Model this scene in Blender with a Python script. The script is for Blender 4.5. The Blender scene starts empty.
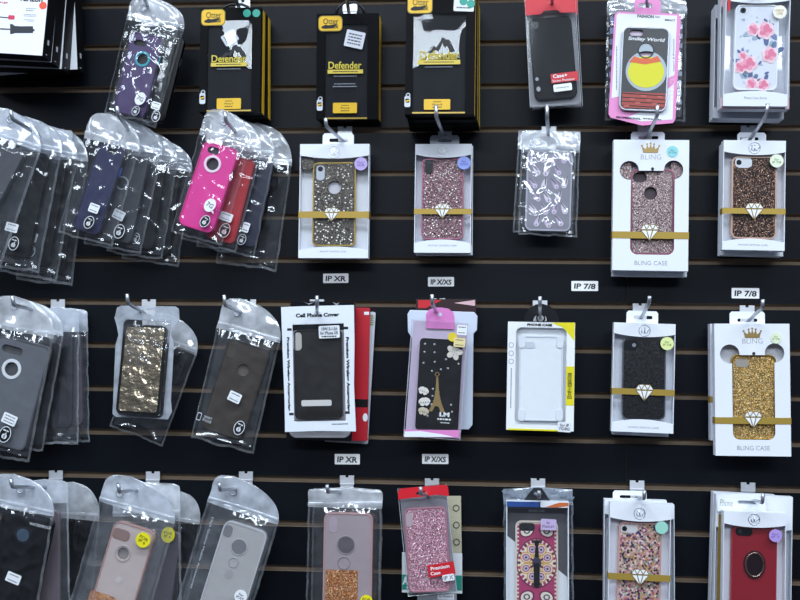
import bpy, math, random
from mathutils import Vector, Matrix, noise
C = bpy.context.scene.collection
PI = math.pi
# ------------------------------------------------------------------ camera
FPX = 1100.0
YAW, PITCH, ROLL, DIST, CAMZ = 0.08405, 0.0530, 0.01191, 1.897, 1.5
GROOVE0, PITCHZ = CAMZ + 0.6272, 0.0762
_f = Vector((-math.sin(YAW)*math.cos(PITCH), math.cos(YAW)*math.cos(PITCH), math.sin(PITCH)))
_r = Vector((math.cos(YAW), math.sin(YAW), 0)); _u = _r.cross(_f)
RGT = _r*math.cos(ROLL) + _u*math.sin(ROLL); UPV = _u*math.cos(ROLL) - _r*math.sin(ROLL); FWD = _f
CAM = Vector((0, -DIST, CAMZ))
def at(px, py, d=0.0):
    """the point at distance d in front of the wall that the photograph shows at pixel (px, py)"""
    v = RGT*((px-400)/FPX) + UPV*((300-py)/FPX) + FWD
    return CAM + v*((DIST-d)/v.y)
cam_d = bpy.data.cameras.new('camera'); cam = bpy.data.objects.new('camera', cam_d); C.objects.link(cam)
cam_d.sensor_width = 36; cam_d.lens = FPX/800*36; cam_d.clip_start = .01
cam.matrix_world = Matrix(((RGT.x, UPV.x, -FWD.x, CAM.x), (RGT.y, UPV.y, -FWD.y, CAM.y), (RGT.z, UPV.z, -FWD.z, CAM.z), (0, 0, 0, 1)))
bpy.context.scene.camera = cam
# ------------------------------------------------------------------ materials
def lin(h):
    h = h.lstrip('#'); c = [int(h[i:i+2], 16)/255 for i in (0, 2, 4)]
    return tuple(x/12.92 if x <= .04045 else ((x+.055)/1.055)**2.4 for x in c) + (1,)
_mats = {}
def newmat(name):
    m = bpy.data.materials.new(name); m.use_nodes = True; n = m.node_tree.nodes; n.clear()
    return m, n, m.node_tree.links
def mat(h, rough=.5, metal=0, spec=.5, bump=0, bscale=200, coat=0, alpha=1, bdist=.002):
    key = (h, rough, metal, spec, bump, bscale, coat, alpha, bdist)
    if key in _mats: return _mats[key]
    m, n, l = newmat('surface_'+h.strip('#'))
    o = n.new('ShaderNodeOutputMaterial'); b = n.new('ShaderNodeBsdfPrincipled')
    b.inputs['Base Color'].default_value = lin(h); b.inputs['Roughness'].default_value = rough
    b.inputs['Metallic'].default_value = metal; b.inputs['Specular IOR Level'].default_value = spec
    b.inputs['Coat Weight'].default_value = coat; b.inputs['Coat Roughness'].default_value = .06; b.inputs['Alpha'].default_value = alpha
    if bump:
        tc = n.new('ShaderNodeTexCoord'); nz = n.new('ShaderNodeTexNoise'); nz.inputs['Scale'].default_value = bscale; nz.inputs['Detail'].default_value = 3
        bp = n.new('ShaderNodeBump'); bp.inputs['Strength'].default_value = bump; bp.inputs['Distance'].default_value = bdist
        l.new(tc.outputs['Object'], nz.inputs['Vector']); l.new(nz.outputs['Fac'], bp.inputs['Height']); l.new(bp.outputs['Normal'], b.inputs['Normal'])
    l.new(b.outputs[0], o.inputs[0]); _mats[key] = m
    return m
def film(haze=.06, tint='#ffffff', gloss=.09, wr=.25, refl=1.0, milk='#eef2f8', scale=90):
    """clear or milky plastic film: see-through, a little white scatter, glossy, finely creased"""
    key = ('film', haze, tint, gloss, wr, refl, milk, scale)
    if key in _mats: return _mats[key]
    m, n, l = newmat('plastic_film')
    o = n.new('ShaderNodeOutputMaterial'); tr = n.new('ShaderNodeBsdfTransparent'); tr.inputs[0].default_value = lin(tint)
    df = n.new('ShaderNodeBsdfDiffuse'); df.inputs[0].default_value = lin(milk)
    tl = n.new('ShaderNodeBsdfTranslucent'); tl.inputs[0].default_value = lin(milk)
    ms = n.new('ShaderNodeMixShader'); ms.inputs[0].default_value = .35; l.new(df.outputs[0], ms.inputs[1]); l.new(tl.outputs[0], ms.inputs[2])
    gl = n.new('ShaderNodeBsdfGlossy'); gl.inputs['Roughness'].default_value = gloss; gl.inputs[0].default_value = (.95, .97, 1, 1)
    tc = n.new('ShaderNodeTexCoord')
    hz = n.new('ShaderNodeTexNoise'); hz.inputs['Scale'].default_value = 35; hz.inputs['Detail'].default_value = 2
    mr = n.new('ShaderNodeMapRange'); mr.inputs[1].default_value = .3; mr.inputs[2].default_value = .7; mr.inputs[3].default_value = haze*.6; mr.inputs[4].default_value = min(1, haze*1.4)
    l.new(tc.outputs['Object'], hz.inputs['Vector']); l.new(hz.outputs['Fac'], mr.inputs[0])
    m1 = n.new('ShaderNodeMixShader'); l.new(mr.outputs[0], m1.inputs[0]); l.new(tr.outputs[0], m1.inputs[1]); l.new(ms.outputs[0], m1.inputs[2])
    ge = n.new('ShaderNodeNewGeometry'); lw = n.new('ShaderNodeVectorMath'); lw.operation = 'DOT_PRODUCT'; l.new(ge.outputs['Incoming'], lw.inputs[0]); l.new(ge.outputs['Normal'], lw.inputs[1])
    def mth(op, x, y=None):
        q = n.new('ShaderNodeMath'); q.operation = op; q.use_clamp = op in ('MULTIPLY', 'SUBTRACT')
        for i, z in enumerate((x, y)):
            if z is None: continue
            if isinstance(z, (int, float)): q.inputs[i].default_value = z
            else: l.new(z, q.inputs[i])
        return q.outputs[0]
    sch = mth('POWER', mth('SUBTRACT', 1.0, mth('ABSOLUTE', lw.outputs['Value'])), 5.0)
    mul = mth('MULTIPLY', mth('ADD', mth('MULTIPLY', sch, .8), .05), 1.4*refl)
    m2 = n.new('ShaderNodeMixShader'); l.new(mul, m2.inputs[0]); l.new(m1.outputs[0], m2.inputs[1]); l.new(gl.outputs[0], m2.inputs[2])
    if wr:
        nz = n.new('ShaderNodeTexNoise'); nz.inputs['Scale'].default_value = scale; nz.inputs['Detail'].default_value = 4; nz.inputs['Distortion'].default_value = 1.5
        bp = n.new('ShaderNodeBump'); bp.inputs['Strength'].default_value = wr; bp.inputs['Distance'].default_value = .006
        l.new(tc.outputs['Object'], nz.inputs['Vector']); l.new(nz.outputs['Fac'], bp.inputs['Height'])
        for q in (gl, df): l.new(bp.outputs['Normal'], q.inputs['Normal'])
        l.new(bp.outputs['Normal'], lw.inputs[1])
    l.new(m2.outputs[0], o.inputs[0]); _mats[key] = m
    return m
def glitter(cols, cell=.0012, k=.55, rough=.22, metal=.55, gap=0):
    """chips of glitter: each cell its own colour and its own tilt"""
    key = ('glit', tuple(cols), cell, k, rough, metal, gap)
    if key in _mats: return _mats[key]
    m, n, l = newmat('glitter')
    o = n.new('ShaderNodeOutputMaterial'); b = n.new('ShaderNodeBsdfPrincipled'); tc = n.new('ShaderNodeTexCoord')
    v = n.new('ShaderNodeTexVoronoi'); v.inputs['Scale'].default_value = 1/cell; l.new(tc.outputs['Object'], v.inputs['Vector'])
    sp = n.new('ShaderNodeSeparateColor'); l.new(v.outputs['Color'], sp.inputs[0])
    cr = n.new('ShaderNodeValToRGB'); cr.color_ramp.interpolation = 'CONSTANT'
    while len(cr.color_ramp.elements) < len(cols): cr.color_ramp.elements.new(1)
    for i, c in enumerate(cols):
        cr.color_ramp.elements[i].position = i/len(cols); cr.color_ramp.elements[i].color = lin(c)
    l.new(sp.outputs[0], cr.inputs[0]); l.new(cr.outputs[0], b.inputs['Base Color'])
    sub = n.new('ShaderNodeVectorMath'); sub.operation = 'SUBTRACT'; sub.inputs[1].default_value = (.5, .5, .5); l.new(v.outputs['Color'], sub.inputs[0])
    sc = n.new('ShaderNodeVectorMath'); sc.operation = 'SCALE'; sc.inputs['Scale'].default_value = k*2; l.new(sub.outputs[0], sc.inputs[0])
    ge = n.new('ShaderNodeNewGeometry'); ad = n.new('ShaderNodeVectorMath'); l.new(ge.outputs['Normal'], ad.inputs[0]); l.new(sc.outputs[0], ad.inputs[1])
    nm = n.new('ShaderNodeVectorMath'); nm.operation = 'NORMALIZE'; l.new(ad.outputs[0], nm.inputs[0]); l.new(nm.outputs[0], b.inputs['Normal'])
    b.inputs['Roughness'].default_value = rough; b.inputs['Metallic'].default_value = metal
    l.new(b.outputs[0], o.inputs[0]); _mats[key] = m
    return m
def speckle(base, cols, cell=.004, thr=.35, rough=.35):
    """flat printed flecks of several colours scattered over a ground colour"""
    key = ('spk', base, tuple(cols), cell, thr)
    if key in _mats: return _mats[key]
    m, n, l = newmat('flecks')
    o = n.new('ShaderNodeOutputMaterial'); b = n.new('ShaderNodeBsdfPrincipled'); tc = n.new('ShaderNodeTexCoord')
    v = n.new('ShaderNodeTexVoronoi'); v.inputs['Scale'].default_value = 1/cell; l.new(tc.outputs['Object'], v.inputs['Vector'])
    sp = n.new('ShaderNodeSeparateColor'); l.new(v.outputs['Color'], sp.inputs[0])
    cr = n.new('ShaderNodeValToRGB'); cr.color_ramp.interpolation = 'CONSTANT'
    while len(cr.color_ramp.elements) < len(cols): cr.color_ramp.elements.new(1)
    for i, c in enumerate(cols):
        cr.color_ramp.elements[i].position = i/len(cols); cr.color_ramp.elements[i].color = lin(c)
    l.new(sp.outputs[0], cr.inputs[0])
    lt = n.new('ShaderNodeMath'); lt.operation = 'LESS_THAN'; lt.inputs[1].default_value = thr; l.new(v.outputs['Distance'], lt.inputs[0])
    mx = n.new('ShaderNodeMix'); mx.data_type = 'RGBA'; mx.inputs[6].default_value = lin(base); l.new(lt.outputs[0], mx.inputs[0]); l.new(cr.outputs[0], mx.inputs[7])
    l.new(mx.outputs[2], b.inputs['Base Color']); b.inputs['Roughness'].default_value = rough
    l.new(b.outputs[0], o.inputs[0]); _mats[key] = m
    return m
# ------------------------------------------------------------------ frames and shapes.  Units: photo pixels at the thing's distance;
# x right, y down from the top of the thing, w towards the viewer
class Frame:
    def __init__(s, top, bot, d, lean=0, turn=0):
        a, b = at(*top, d), at(*bot, d)
        s.o = a; s.d = d; s.H = math.dist(top, bot); s.s = (a-b).length/s.H
        z = (a-b).normalized(); y = Vector((0, 1, 0)); x = y.cross(z).normalized()
        R = Matrix((x, y, z)).transposed()
        if lean: R = R @ Matrix.Rotation(lean, 3, 'X')
        if turn: R = R @ Matrix.Rotation(turn, 3, 'Z')
        s.R = R; s.Ri = R.inverted()
    def mw(s):
        return Matrix.Translation(s.o) @ s.R.to_4x4()
    def loc(s, w):
        q = s.Ri @ (w - s.o); return (q.x/s.s, -q.z/s.s, -q.y/s.s)
    def p(s, px, py):
        q = s.loc(at(px, py, s.d)); return (q[0], q[1])
def frame_rect(x0, y0, x1, y1, d, **k):
    return Frame(((x0+x1)/2, y0), ((x0+x1)/2, y1), d, **k)
def rr(cx, cy, w, h, r=2, n=5, rot=0):
    r = min(r, w/2-.01, h/2-.01); out = []
    for sx, sy, a0 in ((1, -1, -90), (1, 1, 0), (-1, 1, 90), (-1, -1, 180)):
        for i in range(n+1):
            a = math.radians(a0 + 90*i/n)
            out.append((sx*(w/2-r) + r*math.cos(a), sy*(h/2-r) + r*math.sin(a)))
    c, s = math.cos(rot), math.sin(rot)
    return [(cx + x*c - y*s, cy + x*s + y*c) for x, y in out]
def rc(cx, cy, w, h, rot=0):
    c, s = math.cos(rot), math.sin(rot)
    return [(cx + x*c - y*s, cy + x*s + y*c) for x, y in ((-w/2, -h/2), (w/2, -h/2), (w/2, h/2), (-w/2, h/2))]
def el(cx, cy, rx, ry=None, n=24, rot=0):
    ry = rx if ry is None else ry; c, s = math.cos(rot), math.sin(rot); out = []
    for i in range(n):
        x, y = rx*math.cos(2*PI*i/n), ry*math.sin(2*PI*i/n); out.append((cx + x*c - y*s, cy + x*s + y*c))
    return out
def plate(outer, holes=(), w0=-1.0, w1=0.0, bev=0.0, m=None, res=2):
    cu = bpy.data.curves.new('tmp', 'CURVE'); cu.dimensions = '2D'; cu.fill_mode = 'BOTH'
    cu.extrude = max(1e-4, (w1-w0)/2-bev); cu.bevel_depth = bev; cu.bevel_resolution = res; cu.offset = -bev
    for pts in [outer] + list(holes):
        sp = cu.splines.new('POLY'); sp.points.add(len(pts)-1)
        for q, (x, y) in zip(sp.points, pts): q.co = (x, -y, 0, 1)
        sp.use_cyclic_u = True
    o = bpy.data.objects.new('tmp', cu); me = bpy.data.meshes.new_from_object(o)
    wc = (w0+w1)/2
    v = [(q.co.x, -q.co.y, q.co.z+wc) for q in me.vertices]; f = [tuple(p.vertices) for p in me.polygons]
    bpy.data.objects.remove(o); bpy.data.curves.remove(cu); bpy.data.meshes.remove(me)
    return (v, f, m)
def flat(outer, w, m=None, holes=()):
    return plate(outer, holes, w-.12, w+.06, 0, m)
def text(body, cx, cy, w=None, h=None, z=.3, m=None, rot=0, bold=0.0, shear=0.0):
    cu = bpy.data.curves.new('tmp', 'FONT'); cu.body = body; cu.size = 1; cu.offset = bold; cu.resolution_u = 3; cu.shear = shear; cu.space_line = .9
    cu.align_x = 'CENTER'
    o = bpy.data.objects.new('tmp', cu); me = bpy.data.meshes.new_from_object(o)
    P = [q.co.copy() for q in me.vertices]; f = [tuple(p.vertices) for p in me.polygons]
    bpy.data.objects.remove(o); bpy.data.curves.remove(cu); bpy.data.meshes.remove(me)
    if not P: return ([], [], m)
    x0, x1 = min(p.x for p in P), max(p.x for p in P); y0, y1 = min(p.y for p in P), max(p.y for p in P)
    kx = w/(x1-x0) if w else None; ky = h/(y1-y0) if h else None
    kx = kx or ky; ky = ky or kx; c, s = math.cos(rot), math.sin(rot); v = []
    for p in P:
        x, y = (p.x-(x0+x1)/2)*kx, -(p.y-(y0+y1)/2)*ky
        v.append((cx + x*c - y*s, cy + x*s + y*c, z))
    return (v, f, m)
def bars(rows, z=.3, m=None, rot=0):
    """lines of print too small to read: rows of (cx, cy, width, height)"""
    rnd = random.Random(int(sum(r[0]*7+r[1]*3 for r in rows)*10)); V, F = [], []
    for cx, cy, w, h in rows:
        x = -w/2; c, s = math.cos(rot), math.sin(rot)
        while x < w/2-.2:
            ww = min(rnd.uniform(.8, 2.6)*max(h, .6), w/2-x); b = len(V)
            for dx, dy in ((x, -h/2), (x, h/2), (x+ww, h/2), (x+ww, -h/2)): V.append((cx + dx*c - dy*s, cy + dx*s + dy*c, z))
            F.append((b, b+1, b+2, b+3)); x += ww + .45*max(h, .6)
    return (V, F, m)
def tube(pts, r, n=8, m=None, close=False):
    P = [Vector(p) for p in pts]; V, F = [], []; N = len(P); prev = None
    for i, p in enumerate(P):
        a = P[(i-1) % N] if (close or i) else p; b = P[(i+1) % N] if (close or i < N-1) else p
        t = (b-a).normalized()
        if prev is None: prev = t.orthogonal().normalized()
        e = (prev - t*prev.dot(t)).normalized(); g = t.cross(e); prev = e
        rad = r[i] if isinstance(r, (list, tuple)) else r
        for k in range(n):
            q = p + (e*math.cos(2*PI*k/n) + g*math.sin(2*PI*k/n))*rad; V.append(tuple(q))
    for i in range(N if close else N-1):
        j = (i+1) % N
        for k in range(n): F.append((i*n+k, i*n+(k+1) % n, j*n+(k+1) % n, j*n+k))
    if not close: F.append(tuple(range(n))[::-1]); F.append(tuple((N-1)*n+k for k in range(n)))
    return (V, F, m)
def ring(cx, cy, w, R, r, m=None, ry=None):
    return tube([(x, y, w) for x, y in el(cx, cy, R, ry or R, 20)], r, 6, m, True)
def gems(pts, r, w, m=None):
    V, F = [], []
    for x, y in pts:
        b = len(V); V.append((x, y, w+r*.8))
        for k in range(6): V.append((x+r*.6*math.cos(k*PI/3), y+r*.6*math.sin(k*PI/3), w+r*.6))
        for k in range(6): V.append((x+r*math.cos(k*PI/3), y+r*math.sin(k*PI/3), w))
        for k in range(6):
            j = (k+1) % 6; F.append((b, b+1+k, b+1+j)); F.append((b+1+k, b+7+k, b+7+j, b+1+j))
    return (V, F, m)
class Node:
    def __init__(s, o, F): s.o, s.F = o, F
ALL = []
def thing(name, label, cat, F, group=None):
    o = bpy.data.objects.new(name, None); C.objects.link(o); o.matrix_world = F.mw(); o.empty_display_size = .01
    o['label'] = label; o['category'] = cat
    if group: o['group'] = group
    ALL.append(o); return Node(o, F)
def mesh_of(F, shapes, m, smooth):
    V, FF, MI, mats = [], [], [], []; s = F.s
    for v, f, mm in shapes:
        mm = mm or m
        if mm not in mats: mats.append(mm)
        k = mats.index(mm); b = len(V)
        V += [(x*s, -w*s, -y*s) for x, y, w in v]; FF += [tuple(i+b for i in q) for q in f]; MI += [k]*len(f)
    me = bpy.data.meshes.new('m'); me.from_pydata(V, [], FF)
    for q in mats: me.materials.append(q)
    me.polygons.foreach_set('material_index', MI)
    if smooth: me.polygons.foreach_set('use_smooth', [True]*len(FF))
    me.update(); return me
def part(N, name, m, *shapes, smooth=False, label=None):
    me = mesh_of(N.F, shapes, m, smooth); me.name = name
    o = bpy.data.objects.new(name, me); C.objects.link(o); o.parent = N.o
    if label: o['label'] = label
    return Node(o, N.F)
def each(N, name, m, *shapes, **k):
    for q in shapes: part(N, name, m, q, **k)
def solo(name, label, cat, F, m, *shapes, smooth=False, group=None):
    me = mesh_of(F, shapes, m, smooth); o = bpy.data.objects.new(name, me); C.objects.link(o); o.matrix_world = F.mw()
    o['label'] = label; o['category'] = cat
    if group: o['group'] = group
    ALL.append(o); return Node(o, F)
# ------------------------------------------------------------------ shared colours
WHITE = mat('#e9edf5', .45, 0, .3); PAPER = mat('#e6eaf3', .55, 0, .3); BLACK = mat('#08090b', .4, 0, .3); INK = mat('#14151a', .6)
GREYINK = mat('#8d93a0', .6); GOLD = mat('#b59745', .3, .3); GOLDP = mat('#a8873c', .4, .4); CHROME = mat('#c2c7d0', .3, .75); STEEL = mat('#aeb4bf', .3, 1)
YEL = mat('#e6b81e', .4); RED = mat('#c8202c', .4); PINK = mat('#e79ac8', .45)
CLEAR = film(.005, gloss=.04, wr=.0, refl=.8)
# ------------------------------------------------------------------ the repeated kinds
def hook(xp, yp, tx, ty, label, bend=9, d=.165, start=15):
    yp += 2.5; start -= 2.5; F = Frame((xp, yp), (xp, yp+10), .003)
    N = thing('display_hook', label, 'hook', F, 'chrome hooks in the slat wall')
    part(N, 'bracket', mat('#dfe1e6', .35, .4), plate([(-7.2, -4), (-1.5, -4), (-1.5, -2), (1.5, -2), (1.5, -4), (7.2, -4), (7.2, 5), (6.6, 5.6), (6.6, 22), (-6.6, 22), (-6.6, 5.6), (-7.2, 5)], [], -.3, .7, .15),
         plate(rc(0, 4.6, 14.4, 1.2), [], .7, 1.5, .2))
    P0 = Vector((0, start, .5)); B = Vector(F.loc(at(tx+(xp-tx)*.04, ty+bend, d))); T = Vector(F.loc(at(tx, ty, d+.004)))
    m1 = B + (P0-B).normalized()*2.2; m2 = B + (T-B).normalized()*2.2
    part(N, 'wire', CHROME, tube([P0, P0.lerp(B, .5), m1, B*.5+(m1+m2)*.25, m2, T], 1.75, 10), smooth=True)
    return N
def smooth(a, b, x):
    t = max(0, min(1, (x-a)/(b-a))); return t*t*(3-2*t)
def sheet(Lf, Rf, H, T, sgn, seed, zipy, amp, topT=1.2, nx=34, ny=60, bottomT=0.0, m=None, part=0):
    V, F = [], []
    for j in range(ny+1):
        y = H*(j/ny); l, r = Lf(y), Rf(y)
        env = topT + (T-topT)*smooth(zipy-2, zipy+14, y); env = bottomT + (env-bottomT)*smooth(H, H-12, y)
        for i in range(nx+1):
            s = i/nx; x = l+(r-l)*s; e = (max(0, 4*s*(1-s)))**.55
            a = noise.noise((x*.10+seed, y*.018+x*.02, seed*1.7)); b = noise.noise((x*.055-y*.03+seed*3, x*.03+y*.05, seed)); c = noise.noise((x*.16, y*.07, seed*2.3))
            g = noise.noise((x*.045+seed, y*.06, seed*.7)); fl = 1-smooth(zipy-1, zipy+5, y)
            rd = max(0, 1-abs(a)*3.4)**1.8*1.25 + max(0, 1-abs(b)*3.4)**1.8*1.05
            w = sgn*(env*e) + ((sgn*rd*.8 + c*.22)*(1-fl*.75) + fl*g*2.7)*amp*min(1, e*1.6)
            V.append((x, y + smooth(H*.8, H, y)*(2.2*noise.noise((x*.06, seed*1.3, 2)) + .8*noise.noise((x*.2, seed, 7))), w))
    E = []
    for j in range(ny):
        if part and (H*(j+.5)/ny < zipy+4) != (part == 1): continue
        for i in range(nx):
            if part == 2 or part == 3:
                if (i in (0, nx-1) or j >= ny-1) != (part == 3): continue
            a = j*(nx+1)+i; q = (a, a+nx+1, a+nx+2, a+1); F.append(q if sgn > 0 else q[::-1])
    return (V, F, m)
def zip_bag(top, bot, W, d, label, haze=.1, seed=1, Rl=14, Rr=30, c=-.22, T=4.6, zipy=26, amp=1.0, tint='#ffffff', hole=None, group=None, wr=.3, square=False, taper=0.0, milk='#eef2f8', zipstrip=True, gloss=.09, grommet=True, name='zip_bag', refl=1.0, fh=None, bh=None, nx=34, ny=60, topT=1.2):
    """a clear bag with a round-shouldered hang flap, a press-seal strip and crumpled film"""
    F = Frame(top, bot, d); H = F.H; N = thing(name, label, 'bag', F, group); x0 = c*W
    def half(y, R, full):
        if y >= R: k = 1
        else: k = (1-((R-y)/R)**2.3)**(1/2.0)
        return full*k
    def wob(y, q): return .9*noise.noise((y*.07, q, seed)) + .5*noise.noise((y*.25, q, seed+4))
    def Lf(y):
        return (x0 if not square else 0) + half(y, Rl, -W/2-(x0 if not square else 0)) - taper*y + wob(y, 1)*min(1, y/6)
    def Rf(y):
        return (x0 if not square else 0) + half(y, Rr, W/2-(x0 if not square else 0)) + taper*y + wob(y, 9)*min(1, y/6)
    fm = film(haze*.12 if bh is None else bh, tint, gloss, wr*.07, refl, milk); fl = film(fh or min(.75, haze*2.6+.16), tint, gloss, wr*.1, refl*1.3, milk)
    part(N, 'film', fm, sheet(Lf, Rf, H, T, 1, seed, zipy, amp, topT, nx, ny, part=2), sheet(Lf, Rf, H, T, -1, seed+5, zipy, amp*.7, topT, max(12, nx//2), ny//2, part=2),
         sheet(Lf, Rf, H, T, 1, seed, zipy, amp, topT, nx, ny, m=film(min(.5, haze*.9+.05), tint, gloss, wr*.2, refl, milk), part=3), sheet(Lf, Rf, H, T, 1, seed, zipy, amp, topT, nx, ny, m=fl, part=1), sheet(Lf, Rf, H, T, -1, seed+5, zipy, amp*.7, topT, max(12, nx//2), ny//2, m=fl, part=1), smooth=True)
    if zipstrip:
        V, FF = [], []
        n = 24
        for i in range(n+1):
            s = i/n
            for q in range(3):
                y = zipy + q*1.6 - 1.6 + 1.2*math.sin(s*3+seed); l, r = Lf(y), Rf(y)
                V.append((l+.5+(r-l-1)*s, y, 2.0 + (1.1 if q == 1 else .4)+.5*math.sin(s*7+seed)))
        for i in range(n):
            for q in range(2): a = i*3+q; FF.append((a, a+1, a+4, a+3))
        part(N, 'zip_strip', film(min(.5, haze*2+.12), gloss=.12, wr=0, milk=milk), (V, FF, None), smooth=True)
    if hole and grommet:
        hx, hy = F.p(*hole); part(N, 'hang_hole', mat('#aeb4be', .2, .3), ring(hx, hy, 3.2, 3.7, .75), ring(hx, hy, -1.5, 3.3, .5), smooth=True)
    return N
def sticker_rect(N, px, py, w, h, z, lines=2, color='#e9edf2', rot=0, txt=None, tm=None):
    x, y = N.F.p(px, py); s = part(N, 'price_sticker', mat(color, .4), plate(rr(x, y, w, h, 1.2, 3, rot), [], z-.15, z+.1))
    if txt: part(s, 'lettering', tm or INK, text(txt, x, y, w*.8, h*.6, z+.2, rot=rot))
    elif lines:
        c, q = math.cos(rot), math.sin(rot); rows = []
        for i in range(lines):
            dy = (i-(lines-1)/2)*h*.55/max(1, lines-1) if lines > 1 else 0; rows.append((x-dy*q, y+dy*c, w*.7, h*.085))
        part(s, 'lettering', mat('#4c4f58', .6), bars(rows, z+.2, rot=rot))
    return s
def sticker_round(N, px, py, r, z, color, txt=None, tm=None, rot=0, ry=None, th=None, name='round_sticker', rough=.35, metal=0):
    x, y = N.F.p(px, py); s = part(N, name, mat(color, rough, metal), plate(el(x, y, r, ry or r, 24, rot), [], z-.15, z+.1))
    if txt: part(s, 'lettering', tm or INK, text(txt, x, y, r*1.25, th or r*.8, z+.2, rot=rot, bold=.01))
    return s
def fruit_oval(N, px, py, z, rot=.3, k=1.0, m=None):
    """clear oval sticker with a white outline and a fruit mark"""
    x, y = N.F.p(px, py); s = part(N, 'oval_sticker', mat('#15171c', .3), plate(el(x, y, 5*k, 6.8*k, 20, rot), [], z-.2, z))
    c, q = math.cos(rot), math.sin(rot)
    R = lambda a, b: (x+(a*c-b*q)*k, y+(a*q+b*c)*k)
    wm = m or mat('#dfe3ea', .5)
    part(s, 'print', wm, flat(el(x, y, 4.9*k, 6.7*k, 20, rot), z+.1, holes=[el(x, y, 4.3*k, 6.1*k, 20, rot)]), flat(el(*R(-.75, 1.6), 1.35*k, 2.0*k, 12, rot), z+.1), flat(el(*R(.75, 1.6), 1.35*k, 2.0*k, 12, rot), z+.1),
         flat(el(*R(.5, -1.1), .4*k, .95*k, 8, rot+.6), z+.1), bars([(*R(0, -3.2), 5*k, 1.0*k)], z+.1, rot=rot))
    return s
def phone_case(top, bot, W, d, label, shell, rim=None, r=6.5, th=6, holes=(), liner=None, group=None, rings=(), cam=None, turn=0, rimw=1.6, plain=False, buttons=None, lean=0, cat='phone case'):
    """a phone case seen from its back; hole positions are pixels of the photograph"""
    F = Frame(top, bot, d, lean, turn); N = thing('phone_case', label, cat, F, group); H = F.H
    hs = []
    for h in holes:
        x, y = F.p(h[1], h[2])
        hs.append(el(x, y, h[3], h[3], 24) if h[0] == 'c' else rr(x, y, h[3], h[4], min(h[3], h[4])/2*.9, 5))
    out = rr(0, H/2, W, H, r, 6)
    if rim:
        part(N, 'shell', shell, plate(rr(0, H/2, W-2*rimw, H-2*rimw, max(1, r-rimw), 6), hs, -th*.35, -.25, .15))
        part(N, 'bumper', rim, plate(out, [rr(0, H/2, W-2*rimw, H-2*rimw, max(1, r-rimw), 6)], -th, .35, .3))
    else:
        part(N, 'shell', shell, plate(out, hs, -th, 0, min(1.6, th*.3), res=3), smooth=False)
    if liner: part(N, 'liner', liner, plate(rr(0, H/2, W-4, H-4, max(1, r-2), 5), [], -th*.8, -th*.6))
    for px, py, R, t, m in rings:
        x, y = F.p(px, py); part(N, 'cutout_ring', m, plate(el(x, y, R, R, 28), [el(x, y, R-t, R-t, 28)], -.6, .5, .2))
    if cam:
        px, py, w, h, m = cam[:5]; x, y = F.p(px, py)
        c = part(N, 'camera_window', m, plate(rr(x, y, w, h, min(w, h)*.42, 5), [], -.5, .3, .15))
        if len(cam) > 5: part(c, 'lens', cam[6], plate(el(x + cam[5][0], y + cam[5][1], cam[5][2], None, 16), [], .3, .6, .1))
    if buttons:
        part(N, 'side_button', buttons, plate(rr(W/2, H*.28, 1.6, 9, .7, 3), [], -th*.7, -th*.3, .15), plate(rr(-W/2, H*.3, 1.6, 14, .7, 3), [], -th*.7, -th*.3, .15))
    return N
def diamond(N, x, y, w, z):
    """the faceted gem badge printed on the gold band"""
    h = w*.92; t = -h*.45; g = t+h*.32
    out = [(x-w*.32, y+t), (x+w*.32, y+t), (x+w*.5, y+g), (x, y+t+h), (x-w*.5, y+g)]
    e = part(N, 'gem_badge', mat('#8a733a', .4, .3), plate(out, [], z-.4, z, .1))
    wm = mat('#f0f2f5', .4); S = []
    def tri(*p):
        cx = sum(a for a, b in p)/len(p); cy = sum(b for a, b in p)/len(p); S.append(flat([(cx+(a-cx)*.74, cy+(b-cy)*.74) for a, b in p], z+.15, wm))
    L, R_, T0 = (x-w*.5, y+g), (x+w*.5, y+g), (x, y+t+h); a1, a2 = (x-w*.17, y+g), (x+w*.17, y+g); tl, tr, tm = (x-w*.32, y+t), (x+w*.32, y+t), (x, y+t)
    tri(L, tl, a1); tri(tl, tm, a1); tri(tm, a2, a1); tri(tm, tr, a2); tri(tr, R_, a2); tri(L, a1, T0); tri(a1, a2, T0); tri(a2, R_, T0)
    part(e, 'print', wm, *S)
def swan(N, x, y, r, z, m):
    """rounded looping monogram on the header"""
    part(N, 'emblem', m, ring(x, y, z, r, .35), tube([(x-r*.45, y-r*.5, z), (x-r*.5, y+r*.3, z), (x-r*.1, y+r*.55, z), (x, y, z), (x-.05*r, y-r*.55, z)], .5, 6),
         tube([(x+r*.05, y-r*.5, z), (x+r*.05, y+r*.3, z), (x+r*.4, y+r*.5, z), (x+r*.55, y+.05*r, z), (x+r*.9, y-r*.15, z)], .5, 6), smooth=True)
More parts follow.
